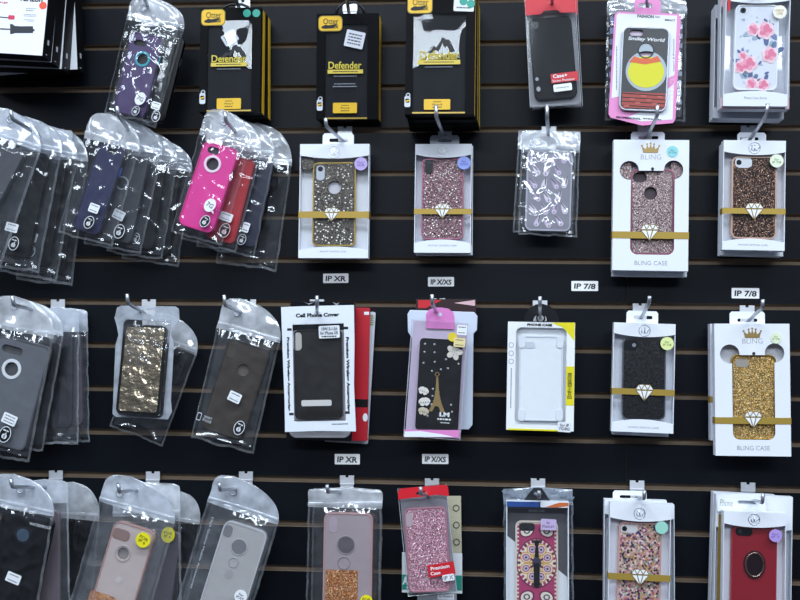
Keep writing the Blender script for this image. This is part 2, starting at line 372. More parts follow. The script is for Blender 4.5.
def window_box(TL, TR, BL, BR, d, label, hdr, ftr, tab=None, slot=None, band=None, gem=None, logo=None, st=None, th=12, shade=None, group='window boxes with a gold band', ftext=None, tabm=None, logom=None, detail=True, lean=0):
    """a white carton with a clear window, arched header, curved footer, hang tab and gold band"""
    F = Frame(((TL[0]+TR[0])/2, (TL[1]+TR[1])/2), ((BL[0]+BR[0])/2, (BL[1]+BR[1])/2), d, lean)
    N = thing('phone_case_box', label, 'box', F, group); H = F.H; W = ((TR[0]-TL[0])+(BR[0]-BL[0]))/2; pm = shade or WHITE
    hy = F.p((TL[0]+TR[0])/2, hdr)[1]; fy = F.p((TL[0]+TR[0])/2, ftr)[1]; a = W/2
    part(N, 'tray', PAPER, plate(rc(0, H/2, W, H), [], -th, -th+.7), plate(rc(-a+.35, H/2, .7, H), [], -th+.7, -.05), plate(rc(a-.35, H/2, .7, H), [], -th+.7, -.05),
         plate(rc(0, .35, W-1.4, .7), [], -th+.7, -.05), plate(rc(0, H-.35, W-1.4, .7), [], -th+.7, -.05))
    arc = [(a - 2*a*i/14, hy + 3.2*(1-(2*i/14-1)**2) - 1.6) for i in range(15)]
    h = part(N, 'header', pm, plate([(-a, 0), (a, 0)] + arc, [], -.4, .25, .1))
    arc = [(-a + 2*a*i/14, fy + 2.2 - 3.6*(1-(2*i/14-1)**2)) for i in range(15)]
    f = part(N, 'footer', pm, plate([(a, H), (-a, H)] + arc, [], -.4, .25, .1))
    part(N, 'window', CLEAR, ([(-a+.7, hy-2, -.3), (a-.7, hy-2, -.3), (a-.7, fy+3, -.3), (-a+.7, fy+3, -.3)], [(0, 3, 2, 1)], None))
    if tab:
        x0, y0, x1 = tab; p0 = F.p(x0, y0); p1 = F.p(x1, y0); cx = (p0[0]+p1[0])/2; w = p1[0]-p0[0]
        sx, sy, sw, sh = slot; q = F.p(sx, sy); y0 = p0[1]
        part(N, 'hang_tab', tabm or pm, plate([(cx-w/2, 1), (cx-w/2, y0+2.2), (cx-w/2+2, y0), (cx+w/2-2, y0), (cx+w/2, y0+2.2), (cx+w/2, 1)], [rr(q[0], q[1], sw, sh, sh/2*.9, 4)], -th, -th+.8, .1))
    if logo: x, y = F.p(*logo[:2]); swan(h, x, y, logo[2], .4, logom or STEEL)
    if ftext: x, y = F.p(*ftext[1:3]); part(f, 'lettering', GREYINK, text(ftext[0], x, y, ftext[3], ftext[4], .4))
    if band:
        y0 = F.p(0, band[0])[1]; y0 = F.p((TL[0]+TR[0])/2, band[0])[1]; y1 = F.p((TL[0]+TR[0])/2, band[1])[1]
        part(N, 'gold_band', GOLD, plate(rc(0, (y0+y1)/2, W+.5, y1-y0), [], .3, .6), plate(rc(-a-.25, (y0+y1)/2, .5, y1-y0), [], -th, .3), plate(rc(a+.25, (y0+y1)/2, .5, y1-y0), [], -th, .3))
        if gem: x, y = F.p(*gem[:2]); diamond(N, x, y+1, gem[2], 1.1)
    if st: sticker_round(N, st[0], st[1], st[2], .9, st[3], st[4], mat(st[5], .5) if len(st) > 5 else None)
    return N
def crown(N, px, py, w, h, m):
    x, y = N.F.p(px, py); P = [(-.42, .5), (-.5, -.2), (-.27, .12), (-.2, -.38), (-.08, .05), (0, -.5), (.08, .05), (.2, -.38), (.27, .12), (.5, -.2), (.42, .5)]
    part(N, 'crown_emblem', m, plate([(x+a*w, y+b*h) for a, b in P], [], .1, .5), *[plate(el(x+a*w, y+b*h-.6, .9, None, 10), [], .1, .6) for a, b in ((-.5, -.2), (-.2, -.38), (0, -.5), (.2, -.38), (.5, -.2))])
PX = .00165
# ------------------------------------------------------------------ the setting
def build_wall():
    seam = at(626, 300).x; V, F, MI = [], [], []
    def box(x0, x1, y0, y1, z0, z1, mf, me):
        b = len(V)
        for x in (x0, x1):
            for y in (y0, y1):
                for z in (z0, z1): V.append((x, y, z))
        for f, m in (((0, 1, 5, 4), mf), ((2, 6, 7, 3), me), ((0, 4, 6, 2), me), ((1, 3, 7, 5), me), ((0, 2, 3, 1), me), ((4, 5, 7, 6), me)):
            F.append(tuple(b+i for i in f)); MI.append(m)
    g = .0052
    for k in range(-7, 27):
        zt, zb = GROOVE0 - PITCHZ*k, GROOVE0 - PITCHZ*(k+1)
        for x0, x1 in ((-2.0, seam-.0005), (seam+.0005, 2.0)):
            box(x0, x1, 0, .0075, zb+g, zt-g, 0, 1)
            box(x0, x1, .0075, .011, zb+g+.004, zt-g-.004, 1, 1)
    box(-2.0, 2.0, .011, .02, GROOVE0-PITCHZ*27, GROOVE0+PITCHZ*7, 1, 1)
    me = bpy.data.meshes.new('wall_back'); me.from_pydata(V, [], F)
    lam, n, l = newmat('black_laminate'); o = n.new('ShaderNodeOutputMaterial'); b = n.new('ShaderNodeBsdfPrincipled')
    tc = n.new('ShaderNodeTexCoord'); nz = n.new('ShaderNodeTexNoise'); nz.inputs['Scale'].default_value = 420; nz.inputs['Detail'].default_value = 2
    bp = n.new('ShaderNodeBump'); bp.inputs['Strength'].default_value = .12; bp.inputs['Distance'].default_value = .001
    l.new(tc.outputs['Object'], nz.inputs['Vector']); l.new(nz.outputs['Fac'], bp.inputs['Height']); l.new(bp.outputs['Normal'], b.inputs['Normal'])
    b.inputs['Base Color'].default_value = lin('#0b0f16'); b.inputs['Roughness'].default_value = .4; b.inputs['Specular IOR Level'].default_value = .15
    l.new(b.outputs[0], o.inputs[0])
    me.materials.append(lam)
    mdf, n, l = newmat('raw_fibreboard'); o = n.new('ShaderNodeOutputMaterial'); b = n.new('ShaderNodeBsdfPrincipled'); tc = n.new('ShaderNodeTexCoord')
    nz = n.new('ShaderNodeTexNoise'); nz.inputs['Scale'].default_value = 60; cr = n.new('ShaderNodeValToRGB')
    cr.color_ramp.elements[0].color = lin('#7c6b59'); cr.color_ramp.elements[1].color = lin('#917e69')
    l.new(tc.outputs['Object'], nz.inputs['Vector']); l.new(nz.outputs['Fac'], cr.inputs[0]); l.new(cr.outputs[0], b.inputs['Base Color']); b.inputs['Roughness'].default_value = .75
    l.new(b.outputs[0], o.inputs[0]); me.materials.append(mdf)
    me.polygons.foreach_set('material_index', MI); me.update()
    o = bpy.data.objects.new('wall_back', me); C.objects.link(o); o['kind'] = 'structure'
build_wall()
# price strips stuck on the panels
def price_label(x0, y0, x1, y1, body, label, kx=.8):
    F = frame_rect(x0, y0, x1, y1, .0012, lean=0); N = thing('price_label', label, 'label', F, 'handwritten model labels on the wall'); w, h = x1-x0, y1-y0
    part(N, 'card', mat('#ffffff', .4), plate(rr(0, h/2, w, h, .8, 3), [], -.6, 0, .1))
    part(N, 'lettering', INK, text(body, 0, h/2+.3, w*kx, h*.55, .15, bold=.03, shear=.05, rot=.02))
price_label(323, 273.5, 348.5, 283, 'IP XR', 'white label reading IP XR under the box of the gold rhinestone case')
price_label(428, 277, 454, 286.5, 'IP X/XS', 'white label reading IP X/XS under the box of the pink rhinestone case')
price_label(571.5, 281, 598, 291, 'IP 7/8', 'white label reading IP 7/8 below the clear feather print bag')
price_label(732, 288, 759, 298.5, 'IP 7/8', 'white label reading IP 7/8 above the gold glitter mouse-ear box')
price_label(334.5, 454, 360, 464.5, 'IP XR', 'white label reading IP XR below the white cover packet with black case')
price_label(422, 454, 448.5, 464, 'IP X/XS', 'white label reading IP X/XS below the tower charm case')
# ------------------------------------------------------------------ top row
# charger boxes
def charger_box(tx, tr, br, d, label, th, front, turn=0):
    # tr / br : right edge of the front face, top and bottom, in photo pixels
    W, Ht = 104, 96; dx = (tr[0]-br[0])/(br[1]-tr[1])
    top = (tr[0] + dx*0 - W/2 + dx*(br[1]-Ht-tr[1])*-1, br[1]-Ht); bot = (br[0]-W/2, br[1])
    F = Frame(top, bot, d, 0, turn); N = thing('charger_box', label, 'box', F, 'stacked car charger boxes')
    H = F.H
    part(N, 'carton', mat('#0d0e12', .4, 0, .1), plate(rc(0, H/2, W, H), [], -th, -.4, .25))
    fr = part(N, 'front_card', mat('#f2f4fa', .4), plate(rc(0, H/2, W-.3, H-.3), [], -.4, 0))
    part(N, 'spine_print', mat('#d4d7de', .5), plate(rc(W/2+.02, H-16, .08, 5), [], -th*.5-2, -th*.5+2), plate(rc(W/2+.02, H-3.5, .08, .8), [], -th*.4-2, -th*.4+1.2))
    return N, F, fr, W, H
N, F, fr, W, H = charger_box(0, (48.8, 0), (43.4, 52.6), .168, 'front white-faced car charger box at top left corner', 21.5, True)
P = F.p
part(fr, 'lettering', mat('#16161a', .5), text('verizon', *P(31, -1.2), 24, 5.6, .2, bold=.03))
part(fr, 'small_print', GREYINK, bars([(*P(31, 8.6), 10, .7), (*P(30, 10.6), 8, .9), (*P(30, 14.8), 13, .6), (*P(30, 16.2), 12, .5), (*P(29, 19.8), 11, .5), (*P(30.5, 21.2), 7, .5)], .2, rot=-.02))
part(fr, 'red_lettering', RED, text('charge', *P(1.5, 2.4), 13, 2.8, .2, bold=.01))
x, y = P(43, 5.6); part(N, 'price_dot', mat('#f0593f', .5), plate(el(x, y, 3.8), [], .0, .25))
pr = part(fr, 'printed_cable', mat('#2b2f38', .5), flat(rc(*P(2, 17.2), 16, 1.0, .03), .15), flat(rc(*P(4, 29), 14, 1.2), .15))
part(fr, 'printed_plug', mat('#2a2f3a', .45), flat([P(10.2, 24), P(12.5, 24.2), P(15, 26), P(20, 26.3), P(33, 26.3), P(33.2, 29), P(34.6, 29.5), P(34.6, 31), P(33.2, 31.3), P(33, 33), P(20, 33), P(15, 33), P(12, 34), P(10.2, 34)], .2))
part(fr, 'printed_tip', mat('#d8365e', .45), flat(rr(*P(11.5, 17.4), 6.5, 4.2, 1), .2))
charger_box(0, (57.6, 2), (52.4, 60), .131, 'second car charger box, directly behind the white-faced front one', 21, False)
charger_box(0, (66.6, 9.5), (62.5, 67.5), .094, 'third car charger box of the top left stack', 21, False)
charger_box(0, (75.8, 16.5), (78, 73.5), .057, 'rearmost car charger box of the stack, closest to the black wall', 20, False)
hook(65, 6, 5, -22, 'chrome wall hook behind the charger boxes, top left')
WS = (6, 11)
def tough_box(TL, TR, BL, BR, d, label, th, front=True, lean=0, *, wseed=1, group='black and yellow tough case boxes', win=None, side=YEL):
    F = Frame(((TL[0]+TR[0])/2, (TL[1]+TR[1])/2), ((BL[0]+BR[0])/2, (BL[1]+BR[1])/2), d, lean); H = F.H; W = ((TR[0]-TL[0])+(BR[0]-BL[0]))/2
    N = thing('phone_case_box', label, 'box', F, group); bm = mat('#0a0b0e', .45, 0, .07)
    wh = [] if win is None else [win]
    part(N, 'carton', bm, plate(rc(0, H/2, W, H), [], -th, -th+.8), plate(rc(-W/2+.4, H/2, .8, H), [], -th+.8, -.5), plate(rc(0, .4, W-1.6, .8), [], -th+.8, -.5), plate(rc(0, H-.4, W-1.6, .8), [], -th+.8, -.5))
    part(N, 'side_panel', bm, plate(rc(W/2-.4, H/2, .8, H), [], -th+.8, -.5))
    part(N, 'yellow_edge', side, plate(rc(W/2+.12, H/2, .3, H-1), [], -th+.6, -th*.45))
    x0, y0, x1, y1 = (-W*.37, H*.14, W*.37, H*.985) if win is None else win
    part(N, 'front_panel', bm, plate(rc(0, H/2, W, H), [rc((x0+x1)/2, (y0+y1)/2, x1-x0, y1-y0)], -.5, 0))
    if front:
        part(N, 'inner_card', mat('#1a1b1f', .5, 0, .05), plate(rc((x0+x1)/2, (y0+y1)/2, x1-x0-.2, y1-y0-.2), [], -3, -2.4))
        nx, ny = 14, 28; V, FF = [], []
        rnd = wseed
        for j in range(ny+1):
            for i in range(nx+1):
                s, t = i/nx, j/ny; V.append((x0+.2+(x1-x0-.4)*s, y0+.2+(y1-y0-.4)*t, -.75+.2*math.sin(PI*s)*math.sin(PI*t)+1.15*noise.noise((s*1.1+rnd*3.7, t*1.6+rnd, 1))*min(1, 5*s*(1-s))))
        for j in range(ny):
            for i in range(nx): a = j*(nx+1)+i; FF.append((a, a+nx+1, a+nx+2, a+1))
        part(N, 'window', film(.01, gloss=.02, wr=0, refl=.5), (V, FF, None), smooth=True)
        part(N, 'gold_strip', GOLD, plate(rc((x0+x1)/2, y1+.6, x1-x0, 1.5), [], 0, .2))
    return N, F, (x0, y0, x1, y1)
def tough_front(N, F, badge, title, bar, lab, icon, mount, lines=None):
    P = F.p
    def rect(q): a = P(q[0], q[1]); b = P(q[2], q[3]); return ((a[0]+b[0])/2, (a[1]+b[1])/2, b[0]-a[0], b[1]-a[1])
    x, y, w, h = rect(badge); b = part(N, 'brand_badge', mat('#8a7420', .4), plate(rr(x, y, w, h, 4.2), [], 0, .35)); part(b, 'badge_face', mat('#f0c01c', .38), plate(rr(x, y, w-1.6, h-1.6, 3.6), [], .3, .5))
    part(b, 'lettering', INK, text('Otter', x+.5, y-h*.14, w*.62, h*.36, .7, bold=.0), text('BOX', x+w*.16, y+h*.22, w*.36, h*.2, .7, bold=.05), flat([(x-w*.36, y+h*.2), (x-w*.2, y+h*.08), (x-w*.05, y+h*.12), (x+w*.32, y+h*.02), (x+w*.1, y+h*.3), (x-w*.2, y+h*.34), (x-w*.36, y+h*.3)], .65))
    pm = mat('#d2bf3e', .45)
    if mount:
        x, y, w, h = rect(mount); pts = [(-.5, .5), (-.28, .05), (-.18, .2), (0, -.42), (.1, -.5), (.18, -.3), (.28, -.35), (.5, .4), (.34, .5), (.22, 0), (.12, .12), (.04, -.12), (-.1, .42), (-.22, .28), (-.34, .5)]
        part(N, 'mountain_print', mat('#15171c', .5), flat([(x+a*w, y+b*h) for a, b in pts], .7))
    x, y, w, h = rect(title); part(N, 'title_lettering', pm, text('Defender', x, y, w, h, .75, bold=.015))
    x, y, w, h = rect(bar); g = part(N, 'series_bar', mat('#d9c14a', .4), plate(rc(x, y, w, h), [], .4, .7)); part(g, 'lettering', INK, bars([(x, y, w*.7, .9)], .85))
    part(N, 'small_print', GREYINK, bars([(x, y+h*.5+2.6, w*.66, .7)] + [(*P(a, b), c, e) for a, b, c, e in (lines or [])], .75))
    x, y, w, h = rect(lab); q = part(N, 'model_label', YEL, plate(rr(x, y, w, h, 1), [], 0, .9)); part(q, 'lettering', INK, text('iPhone 8', x, y, w*.36, 1.7, 1.05), bars([(x, y-2.6, w*.3, .6), (x, y+2.8, w*.34, .8)], 1.05))
    x, y = P(*icon); wm = mat('#d5d9e2', .5)
    part(N, 'clip_icon', wm, flat(rr(x, y, 5.8, 11, 1.6), .15, holes=[rr(x, y-.8, 4.2, 4, 1)]), ring(x+.6, y-6.2, .25, 1.8, .5), flat(rc(x, y-.6, 4.4, 1.5, -.3), .25, YEL))
def strap(N, F, x0, x1, y0, y1, th):
    a, b = F.p(x0, y0), F.p(x1, y1)
    w = b[0]-a[0]; cx = (a[0]+b[0])/2; y = a[1]
    part(N, 'hang_loop', mat('#15161a', .35), tube([(cx-w/2, 1, -th*.5), (cx-w*.42, y*.55, -th*.5), (cx-w*.2, y+.5, -th*.5), (cx+w*.2, y+.5, -th*.5), (cx+w*.42, y*.55, -th*.5), (cx+w/2, 1, -th*.5)], 1.5, 8), smooth=True)
def lw(F, x0, y0, x1, y1):
    a, b = F.p(x0, y0), F.p(x1, y1); return (a[0], a[1], b[0], b[1])
q = ((200, 7), (261.5, 8.5), (199, 111.5), (259.5, 112)); F0 = Frame((230.75, 7.75), (229.25, 111.75), .085)
N, F, w_ = tough_box(*q, .085, 'black tough case box with two teal dots on its front', 20, wseed=WS[0], win=lw(F0, 208, 20.5, 251, 109.8))
tough_front(N, F, (201.3, 9.5, 225.3, 25.5), (211.8, 55.3, 246.5, 62), (211, 63, 247, 66.2), (217, 98.6, 241, 109), (202.4, 98.5), (221, 45, 246, 57.5))
strap(N, F, 219, 248, 1, 8, 20)
for a in (247, 256.4): sticker_round(N, a, 13.3, 3.9, .3, '#1c9c88', name='teal_dot')
sticker_rect(N, 229.5, 37.5, 15, 12, -1.8, 4, '#cfd5de', rot=-.55)
tough_box((203, 14), (266.5, 16), (203, 117), (266, 118), .046, 'black tough case box directly behind the one with teal dots', 20, False)
hook(243, 2, 231, -20, 'wall hook behind the tough case boxes with two teal dots')
q = ((317, 12.5), (378, 14.5), (314.5, 116.5), (377, 119)); F0 = Frame((347.5, 13.5), (345.75, 117.75), .06)
N, F, w_ = tough_box(*q, .06, 'black tough case box with a tilted white price sticker, middle of top row', 20, True, .085, win=lw(F0, 325, 24, 366, 116))
tough_front(N, F, (318.3, 15.8, 342.3, 31), (328, 61, 361, 68), (327, 69, 362.5, 72.6), (332, 101.8, 356, 112), (318.5, 104), None, [(344, 83, 21, .8), (344, 85.6, 24, .9)])
strap(N, F, 334, 364, 0, 14, 20); sticker_rect(N, 354.5, 39, 19, 16.5, .6, 4, '#d8dbe4', rot=.22)
tough_box((320, 17), (379.5, 19), (319, 119.5), (379, 121.5), .027, 'black tough case box behind the one with a tilted white price sticker', 14, False)
hook(350, 4, 345, -20, 'wall hook behind the tough case boxes in the middle of the top row')
q = ((408, -12), (474, -10), (403.8, 113), (475, 115.5)); F0 = Frame((441, -11), (439.4, 114.25), .122)
N, F, w_ = tough_box(*q, .122, 'front black tough case box with white and teal corner sticker', 16, wseed=WS[1], win=lw(F0, 413.5, 14, 465, 112))
tough_front(N, F, (407.5, -4, 432.5, 13.6), (420, 51, 459.5, 59.4), (417.8, 60.2, 460.2, 64.3), (424, 99.4, 450.2, 109.8), (407.4, 101.5), (428, 37.5, 455, 52.5))
sticker_rect(N, 464, 3.5, 20, 16, .5, 2, '#e4e8ee', rot=.05)
for a, b in ((463.5, 1.5), (471, 4)): sticker_round(N, a, b, 4, .8, '#1c9c88', name='teal_dot')
for i, (dx, dy) in enumerate(((2, 5.5), (3.2, 10), (3.8, 13.5))):
    tough_box((409+dx*.6, -8+dy), (474+dx, -7+dy), (404.5+dx, 113.5+dy), (475.5+dx*1.2, 116+dy*.95), .094-.028*i, ['second', 'third', 'rearmost'][i]+' tough case box in the thick stack of four, '+['just behind the sticker-cornered one', 'between second and last', 'nearest the wall'][i], 16, False, side=mat(['#cfa81f', '#d8b62a', '#bfa030'][i], .4))
hook(441, -6, 436, -30, 'wall hook behind the four stacked tough case boxes')
# red headed clear box with a black case
def clear_box(TL, TR, BL, BR, d, label, th, cat='box', hz=.016, group=None, name='clear_box'):
    F = Frame(((TL[0]+TR[0])/2, (TL[1]+TR[1])/2), ((BL[0]+BR[0])/2, (BL[1]+BR[1])/2), d); H = F.H; W = ((TR[0]-TL[0])+(BR[0]-BL[0]))/2
    N = thing('phone_case_box', label, cat, F, group)
    fm = film(hz, gloss=.05, wr=0, refl=.8)
    V = [(-W/2, 0, 0), (W/2, 0, 0), (W/2, H, 0), (-W/2, H, 0), (-W/2, 0, -th), (W/2, 0, -th), (W/2, H, -th), (-W/2, H, -th)]
    part(N, 'clear_sleeve', fm, (V, [(0, 3, 2, 1), (0, 4, 7, 3), (1, 2, 6, 5), (3, 7, 6, 2), (0, 1, 5, 4)], None))
    e = .32; part(N, 'sleeve_edge', film(.55, gloss=.1, wr=0), tube([V[0], V[1], V[2], V[3]], e, 5, None, True), tube([V[3], V[7]], e, 5), tube([V[2], V[6]], e, 5), tube([V[0], V[4]], e, 5), tube([V[1], V[5]], e, 5))
    return N, F, W, H
def red_box(TL, TR, BL, BR, d, label, th=9, front=True):
    N, F, W, H = clear_box(TL, TR, BL, BR, d, label, th, group='red headed clear boxes')
    y = 20
    part(N, 'backing_sheet', mat('#85868d', .5), plate(rc(0, H/2+4, W-1.2, H-9), [], -th+.2, -th+.6))
    part(N, 'red_header', mat('#d02233', .35), plate([(-W/2, y-3.5), (-W/2, 1.5), (-W/2+1.5, 0), (W/2-1.5, 0), (W/2, 1.5), (W/2, y-3.5), (W*.2, y-3.8), (W*.13, y-7), (-W*.13, y-7), (-W*.2, y-3.8)], [rr(0, 4, 9, 2.6, 1.2, 3)], .05, .5), label='red card header' if front else None)
    return N, F, W, H
N, F, W, H = red_box((525, -3.5), (575, -1.5), (531, 106), (580, 103.5), .075, 'clear box with red header holding a plain black case, front one')
part(N, 'red_label', mat('#c8202f', .4), plate(rc(*F.p(564.5, 77.3), 26.5, 9.2, -.06), [], .2, .5)); each(N, 'lettering', mat('#f2f3f5', .5), text('Case+', *F.p(560, 75.8), 14, 3.6, .7, rot=-.05, bold=.02), text('Screen Protector', *F.p(563.7, 80), 22, 2.3, .7, rot=-.05))
sticker_rect(N, 562.7, 87.5, 18, 7.2, .4, 1, '#e8ebf0', rot=-.06)
phone_case((549.5, 17), (556.5, 99), 42, .069, 'plain matte black phone case in the red headed clear box', mat('#141518', .5, 0, .12), th=7, cam=(534.8, 25.3, 7, 7, mat('#3a3c42', .3), (0, 0, 1.8), mat('#0c0d10', .1)))
part(N, 'printed_marks', mat('#9b9ea6', .5), flat(el(*F.p(537, 79), 1.6, 1.9, 10), -.3), flat(el(*F.p(538.5, 89), 2, 2.6, 12), -.3), smooth=False)
red_box((528, -1.5), (577, .5), (534, 108.5), (581.5, 105.5), .055, 'red headed clear box half hidden behind the front plain black case')
hook(553, 2, 551, -24, 'wall hook at the top carrying the red headed clear boxes')
# yellow disc print case on a pink and white card
def card_frame(p0, p1, d): return Frame(p0, p1, d)
zip_bag((647, -4), (645, 121), 78, .05, 'clear bag with dark blue backing behind the pink and white card', .06, 3, 6, 6, 0, 4, 14, .8, square=True, zipstrip=False)
F = Frame((647, 0), (645, 118), .043); N = solo('backing_card', 'dark blue patterned backing card inside the bag behind the pink card', 'card', F, mat('#151a2c', .4), plate(rr(0, 59, 71, 116, 3), [], -1, 0), bars([(-34, 20+i*11, 3.5, 6) for i in range(9)], .2, mat('#7f8fb8', .4)), bars([(33, 8+i*9.4, 4, 4.5) for i in range(11)], .2, mat('#aeb6cf', .4)))
F = Frame((648, 11), (643.5, 121), .08); N = thing('card_pack', 'pink and white card pack with a yellow disc print case', 'package', F); P = F.p
co = [P(*a) for a in ((618, 11.5), (634.5, 12.2), (634.5, 0.5), (636.5, -1), (659, -.2), (661, 1.5), (660.5, 13), (678, 14), (681, 17), (675.5, 119), (673, 123), (642, 125.5), (610.5, 117.5), (608.5, 114), (614.5, 15))]
part(N, 'pink_card', mat('#e58cc4', .4), plate(co, [rr(*P(645.5, 5.5), 14, 4.2, 1.9)], -1, 0, .1))
part(N, 'white_print', mat('#e9ecf3', .4), flat([P(*a) for a in ((618.5, 13.5), (677, 15.8), (674.4, 75), (640.5, 92.5), (612, 92), (616.6, 15.5))], .1), flat([P(*a) for a in ((612, 92), (641, 92), (611.6, 98))], .1))
part(N, 'lower_print', mat('#e9ecf3', .4), flat([P(*a) for a in ((673.8, 84), (672.5, 119.5), (642, 121.5), (627, 117.5), (640, 112)) ], .12))
each(N, 'lettering', INK, text('FASHION', *P(645.5, 16.4), 16, 3.4, .3, rot=.03, bold=.03), text('case', *P(657.3, 17), 4.5, 1.8, .3, rot=.03), text('IMPACT', *P(670, 20.3), 10, 2, .3, rot=.03, bold=.03), text('PROFESSIONAL', *P(628.5, 118), 24, 2, .35, rot=.04, bold=.04),
     bars([(*P(646.5+6, 119.2), 18, 1)], .35, rot=.04), bars([(*P(616.5, 68), 44, 1.1)], .3, GREYINK, rot=-1.61), text('Impact & Protection', *P(673.8, 55), 32, 2.1, .3, rot=-1.61))
for i in range(3): part(N, 'line_icon', mat('#f3c9e4', .5), flat(rr(*P(672.3-.4*i, 82+i*7.5), 4, 5, 1), .3, holes=[rr(*P(672.3-.4*i, 82+i*7.5), 3, 4, .8)]))
hook(648, 2, 645.5, -25, 'wall hook behind the pink hang tab, top right')
Nc = phone_case((646.3, 27), (642.6, 111), 46.5, .086, 'phone case printed with a yellow disc and red bricks', mat('#26282d', .3), mat('#a2a6ae', .25, .4), r=7, th=5, holes=[('c', 646, 50.5, 7), ('p', 636.5, 32.6, 13, 6)], liner=mat('#c9b7cb', .5))
F = Nc.F; P = F.p
brk = mat('#a8473f', .5); drk = mat('#1c1d22', .5)
hp = [(el(*P(646, 50.5), 7.2), 0)]
part(Nc, 'artwork', None, flat([P(*a) for a in ((622.5, 92), (666, 93.5), (665, 109), (621.5, 107.5))], .0, brk), *[flat(rc(*P(643.7-.15*i, 94.5+i*4), 43, .9, .03), .15, drk) for i in range(4)],
     flat(el(*P(646.2, 71), 20, 20, 32), .0, mat('#aab6bf', .5), holes=[el(*P(646, 50.5), 7.4)]), flat(el(*P(646, 72), 17.6, 15.8, 32), .2, mat('#d8d316', .4)),
     flat([P(*a) for a in ((629, 62), (634, 56.2), (640, 58.4), (651, 58.6), (657.5, 56), (661, 61.5), (645, 64.5))], .35, mat('#d8653a', .45)),
     *[flat(rr(*P(626.5+i*5.6, 106-(i*7) % 11), 5, 1.4, .3), .2, mat('#c4655a', .5)) for i in range(7)])
part(Nc, 'lettering', mat('#e8ecf0', .5), text('Smiley World', *P(646.5, 39.8), 36, 4.6, .35, bold=.02, shear=.2, rot=.03))
part(Nc, 'cutout_ring', drk, plate(el(*P(646, 50.5), 8, None, 28), [el(*P(646, 50.5), 7, None, 28)], -.3, .5))
# floral boxes
N = window_box((727.5, -16), (790, -16), (726, 104.5), (788.5, 104.5), .115, 'front white window box with the rose print case, top right', 1.5, 91, logo=None, group='floral case boxes', ftext=('Phone Case Series', 757.5, 96.5, 22, 2.4), th=14, lean=.075)
part(N, 'red_flash', RED, plate([N.F.p(727.8, -5), N.F.p(731, -5), N.F.p(730.5, 9), N.F.p(727.8, 12)], [], .3, .5))
sticker_round(N, 780.3, 11.6, 6.6, .7, '#f4f0e2', 'NEW\nUSE', mat('#b89a52', .5))
Nc = phone_case((757.5, 4.5), (756.5, 89), 42.5, .109, 'white phone case printed with pink roses', mat('#dfe4ef', .35), mat('#eef1f6', .3), r=6, th=6, lean=.075, cam=(743.2, 10.2, 5.4, 5.4, mat('#1e2026', .2), (0, 0, 1.5), mat('#050608', .1)))
P = Nc.F.p; rnd = random.Random(4); S = []
pk = [mat(c, .5) for c in ('#f6c8d4', '#f0a3ba', '#e77f9f', '#f9dae2')]; lf = [mat(c, .5) for c in ('#5a6894', '#7486ad', '#9db4c8')]
def rose(cx, cy, R, dark):
    x, y = P(cx, cy)
    for k in range(3):
        a = rnd.uniform(0, 6.3); S.append(flat(el(x+math.cos(a)*R*1.25, y+math.sin(a)*R*1.15, R*.62, R*.3, 12, a), .12, lf[k % 3]))
    for k in range(6): a = k*1.047+.3; S.append(flat(el(x+math.cos(a)*R*.55, y+math.sin(a)*R*.55, R*.52, R*.46, 12, a), .2+k*.01, pk[3 if k % 2 else 0]))
    for k in range(5): a = k*1.257; S.append(flat(el(x+math.cos(a)*R*.35, y+math.sin(a)*R*.35, R*.42, R*.34, 12, a), .3+k*.01, pk[1+(k+dark) % 2]))
    for k in range(3): a = k*2.09; S.append(flat(el(x+math.cos(a)*R*.14, y+math.sin(a)*R*.14, R*.26, R*.2, 10, a), .4+k*.01, pk[2]))
for a in ((766, 30, 8.5, 1), (754, 29, 6.5, 0), (771, 54, 8, 1), (749.5, 63, 8.5, 1), (741.5, 66, 6.5, 0), (753, 82.5, 6, 0), (764.5, 84, 6.5, 1), (744, 55, 4.5, 0)): rose(*a)
for k in range(26): x, y = rnd.uniform(741, 774), rnd.uniform(15, 86); S.append(flat(el(*P(x, y), rnd.uniform(1, 2.6), rnd.uniform(.4, .9), 8, rnd.uniform(0, 3)), .08, mat(rnd.choice(['#b8c2d6', '#a9bccb', '#c6cfdd', '#8fb2bd']), .5)))
for a, b in ((752, 56), (761, 62), (768, 72), (766, 20), (772, 24)): S.append(flat(el(*P(a, b), 2.4, 1.1, 10, rnd.uniform(0, 3)), .1, lf[0 if b != 56 else 2]))
part(Nc, 'rose_print', None, *S)
window_box((722, -12), (788.5, -12), (720.5, 109), (788, 109), .088, 'pinkish window box right behind the front rose print box', 8, 96, th=13, shade=mat('#d9b7bf', .5), group='floral case boxes', logo=None)
window_box((716.5, 5), (784, 5), (714, 118.5), (782.5, 118.5), .058, 'grey-white window box at the back of the rose print stack', 20, 106, th=20, shade=mat('#b9bdc8', .5), group='floral case boxes', logo=None)
hook(752, 6, 758, -25, 'wall hook above the rose print case boxes')
# ------------------------------------------------------------------ hanging bags of rugged cases, left
DK = mat('#0c0d10', .3, 0, .35); NAVY = mat('#23264a', .35); CHAR = mat('#34363c', .4); GRY = mat('#55575f', .42); BLK = mat('#060709', .3, 0, .35)
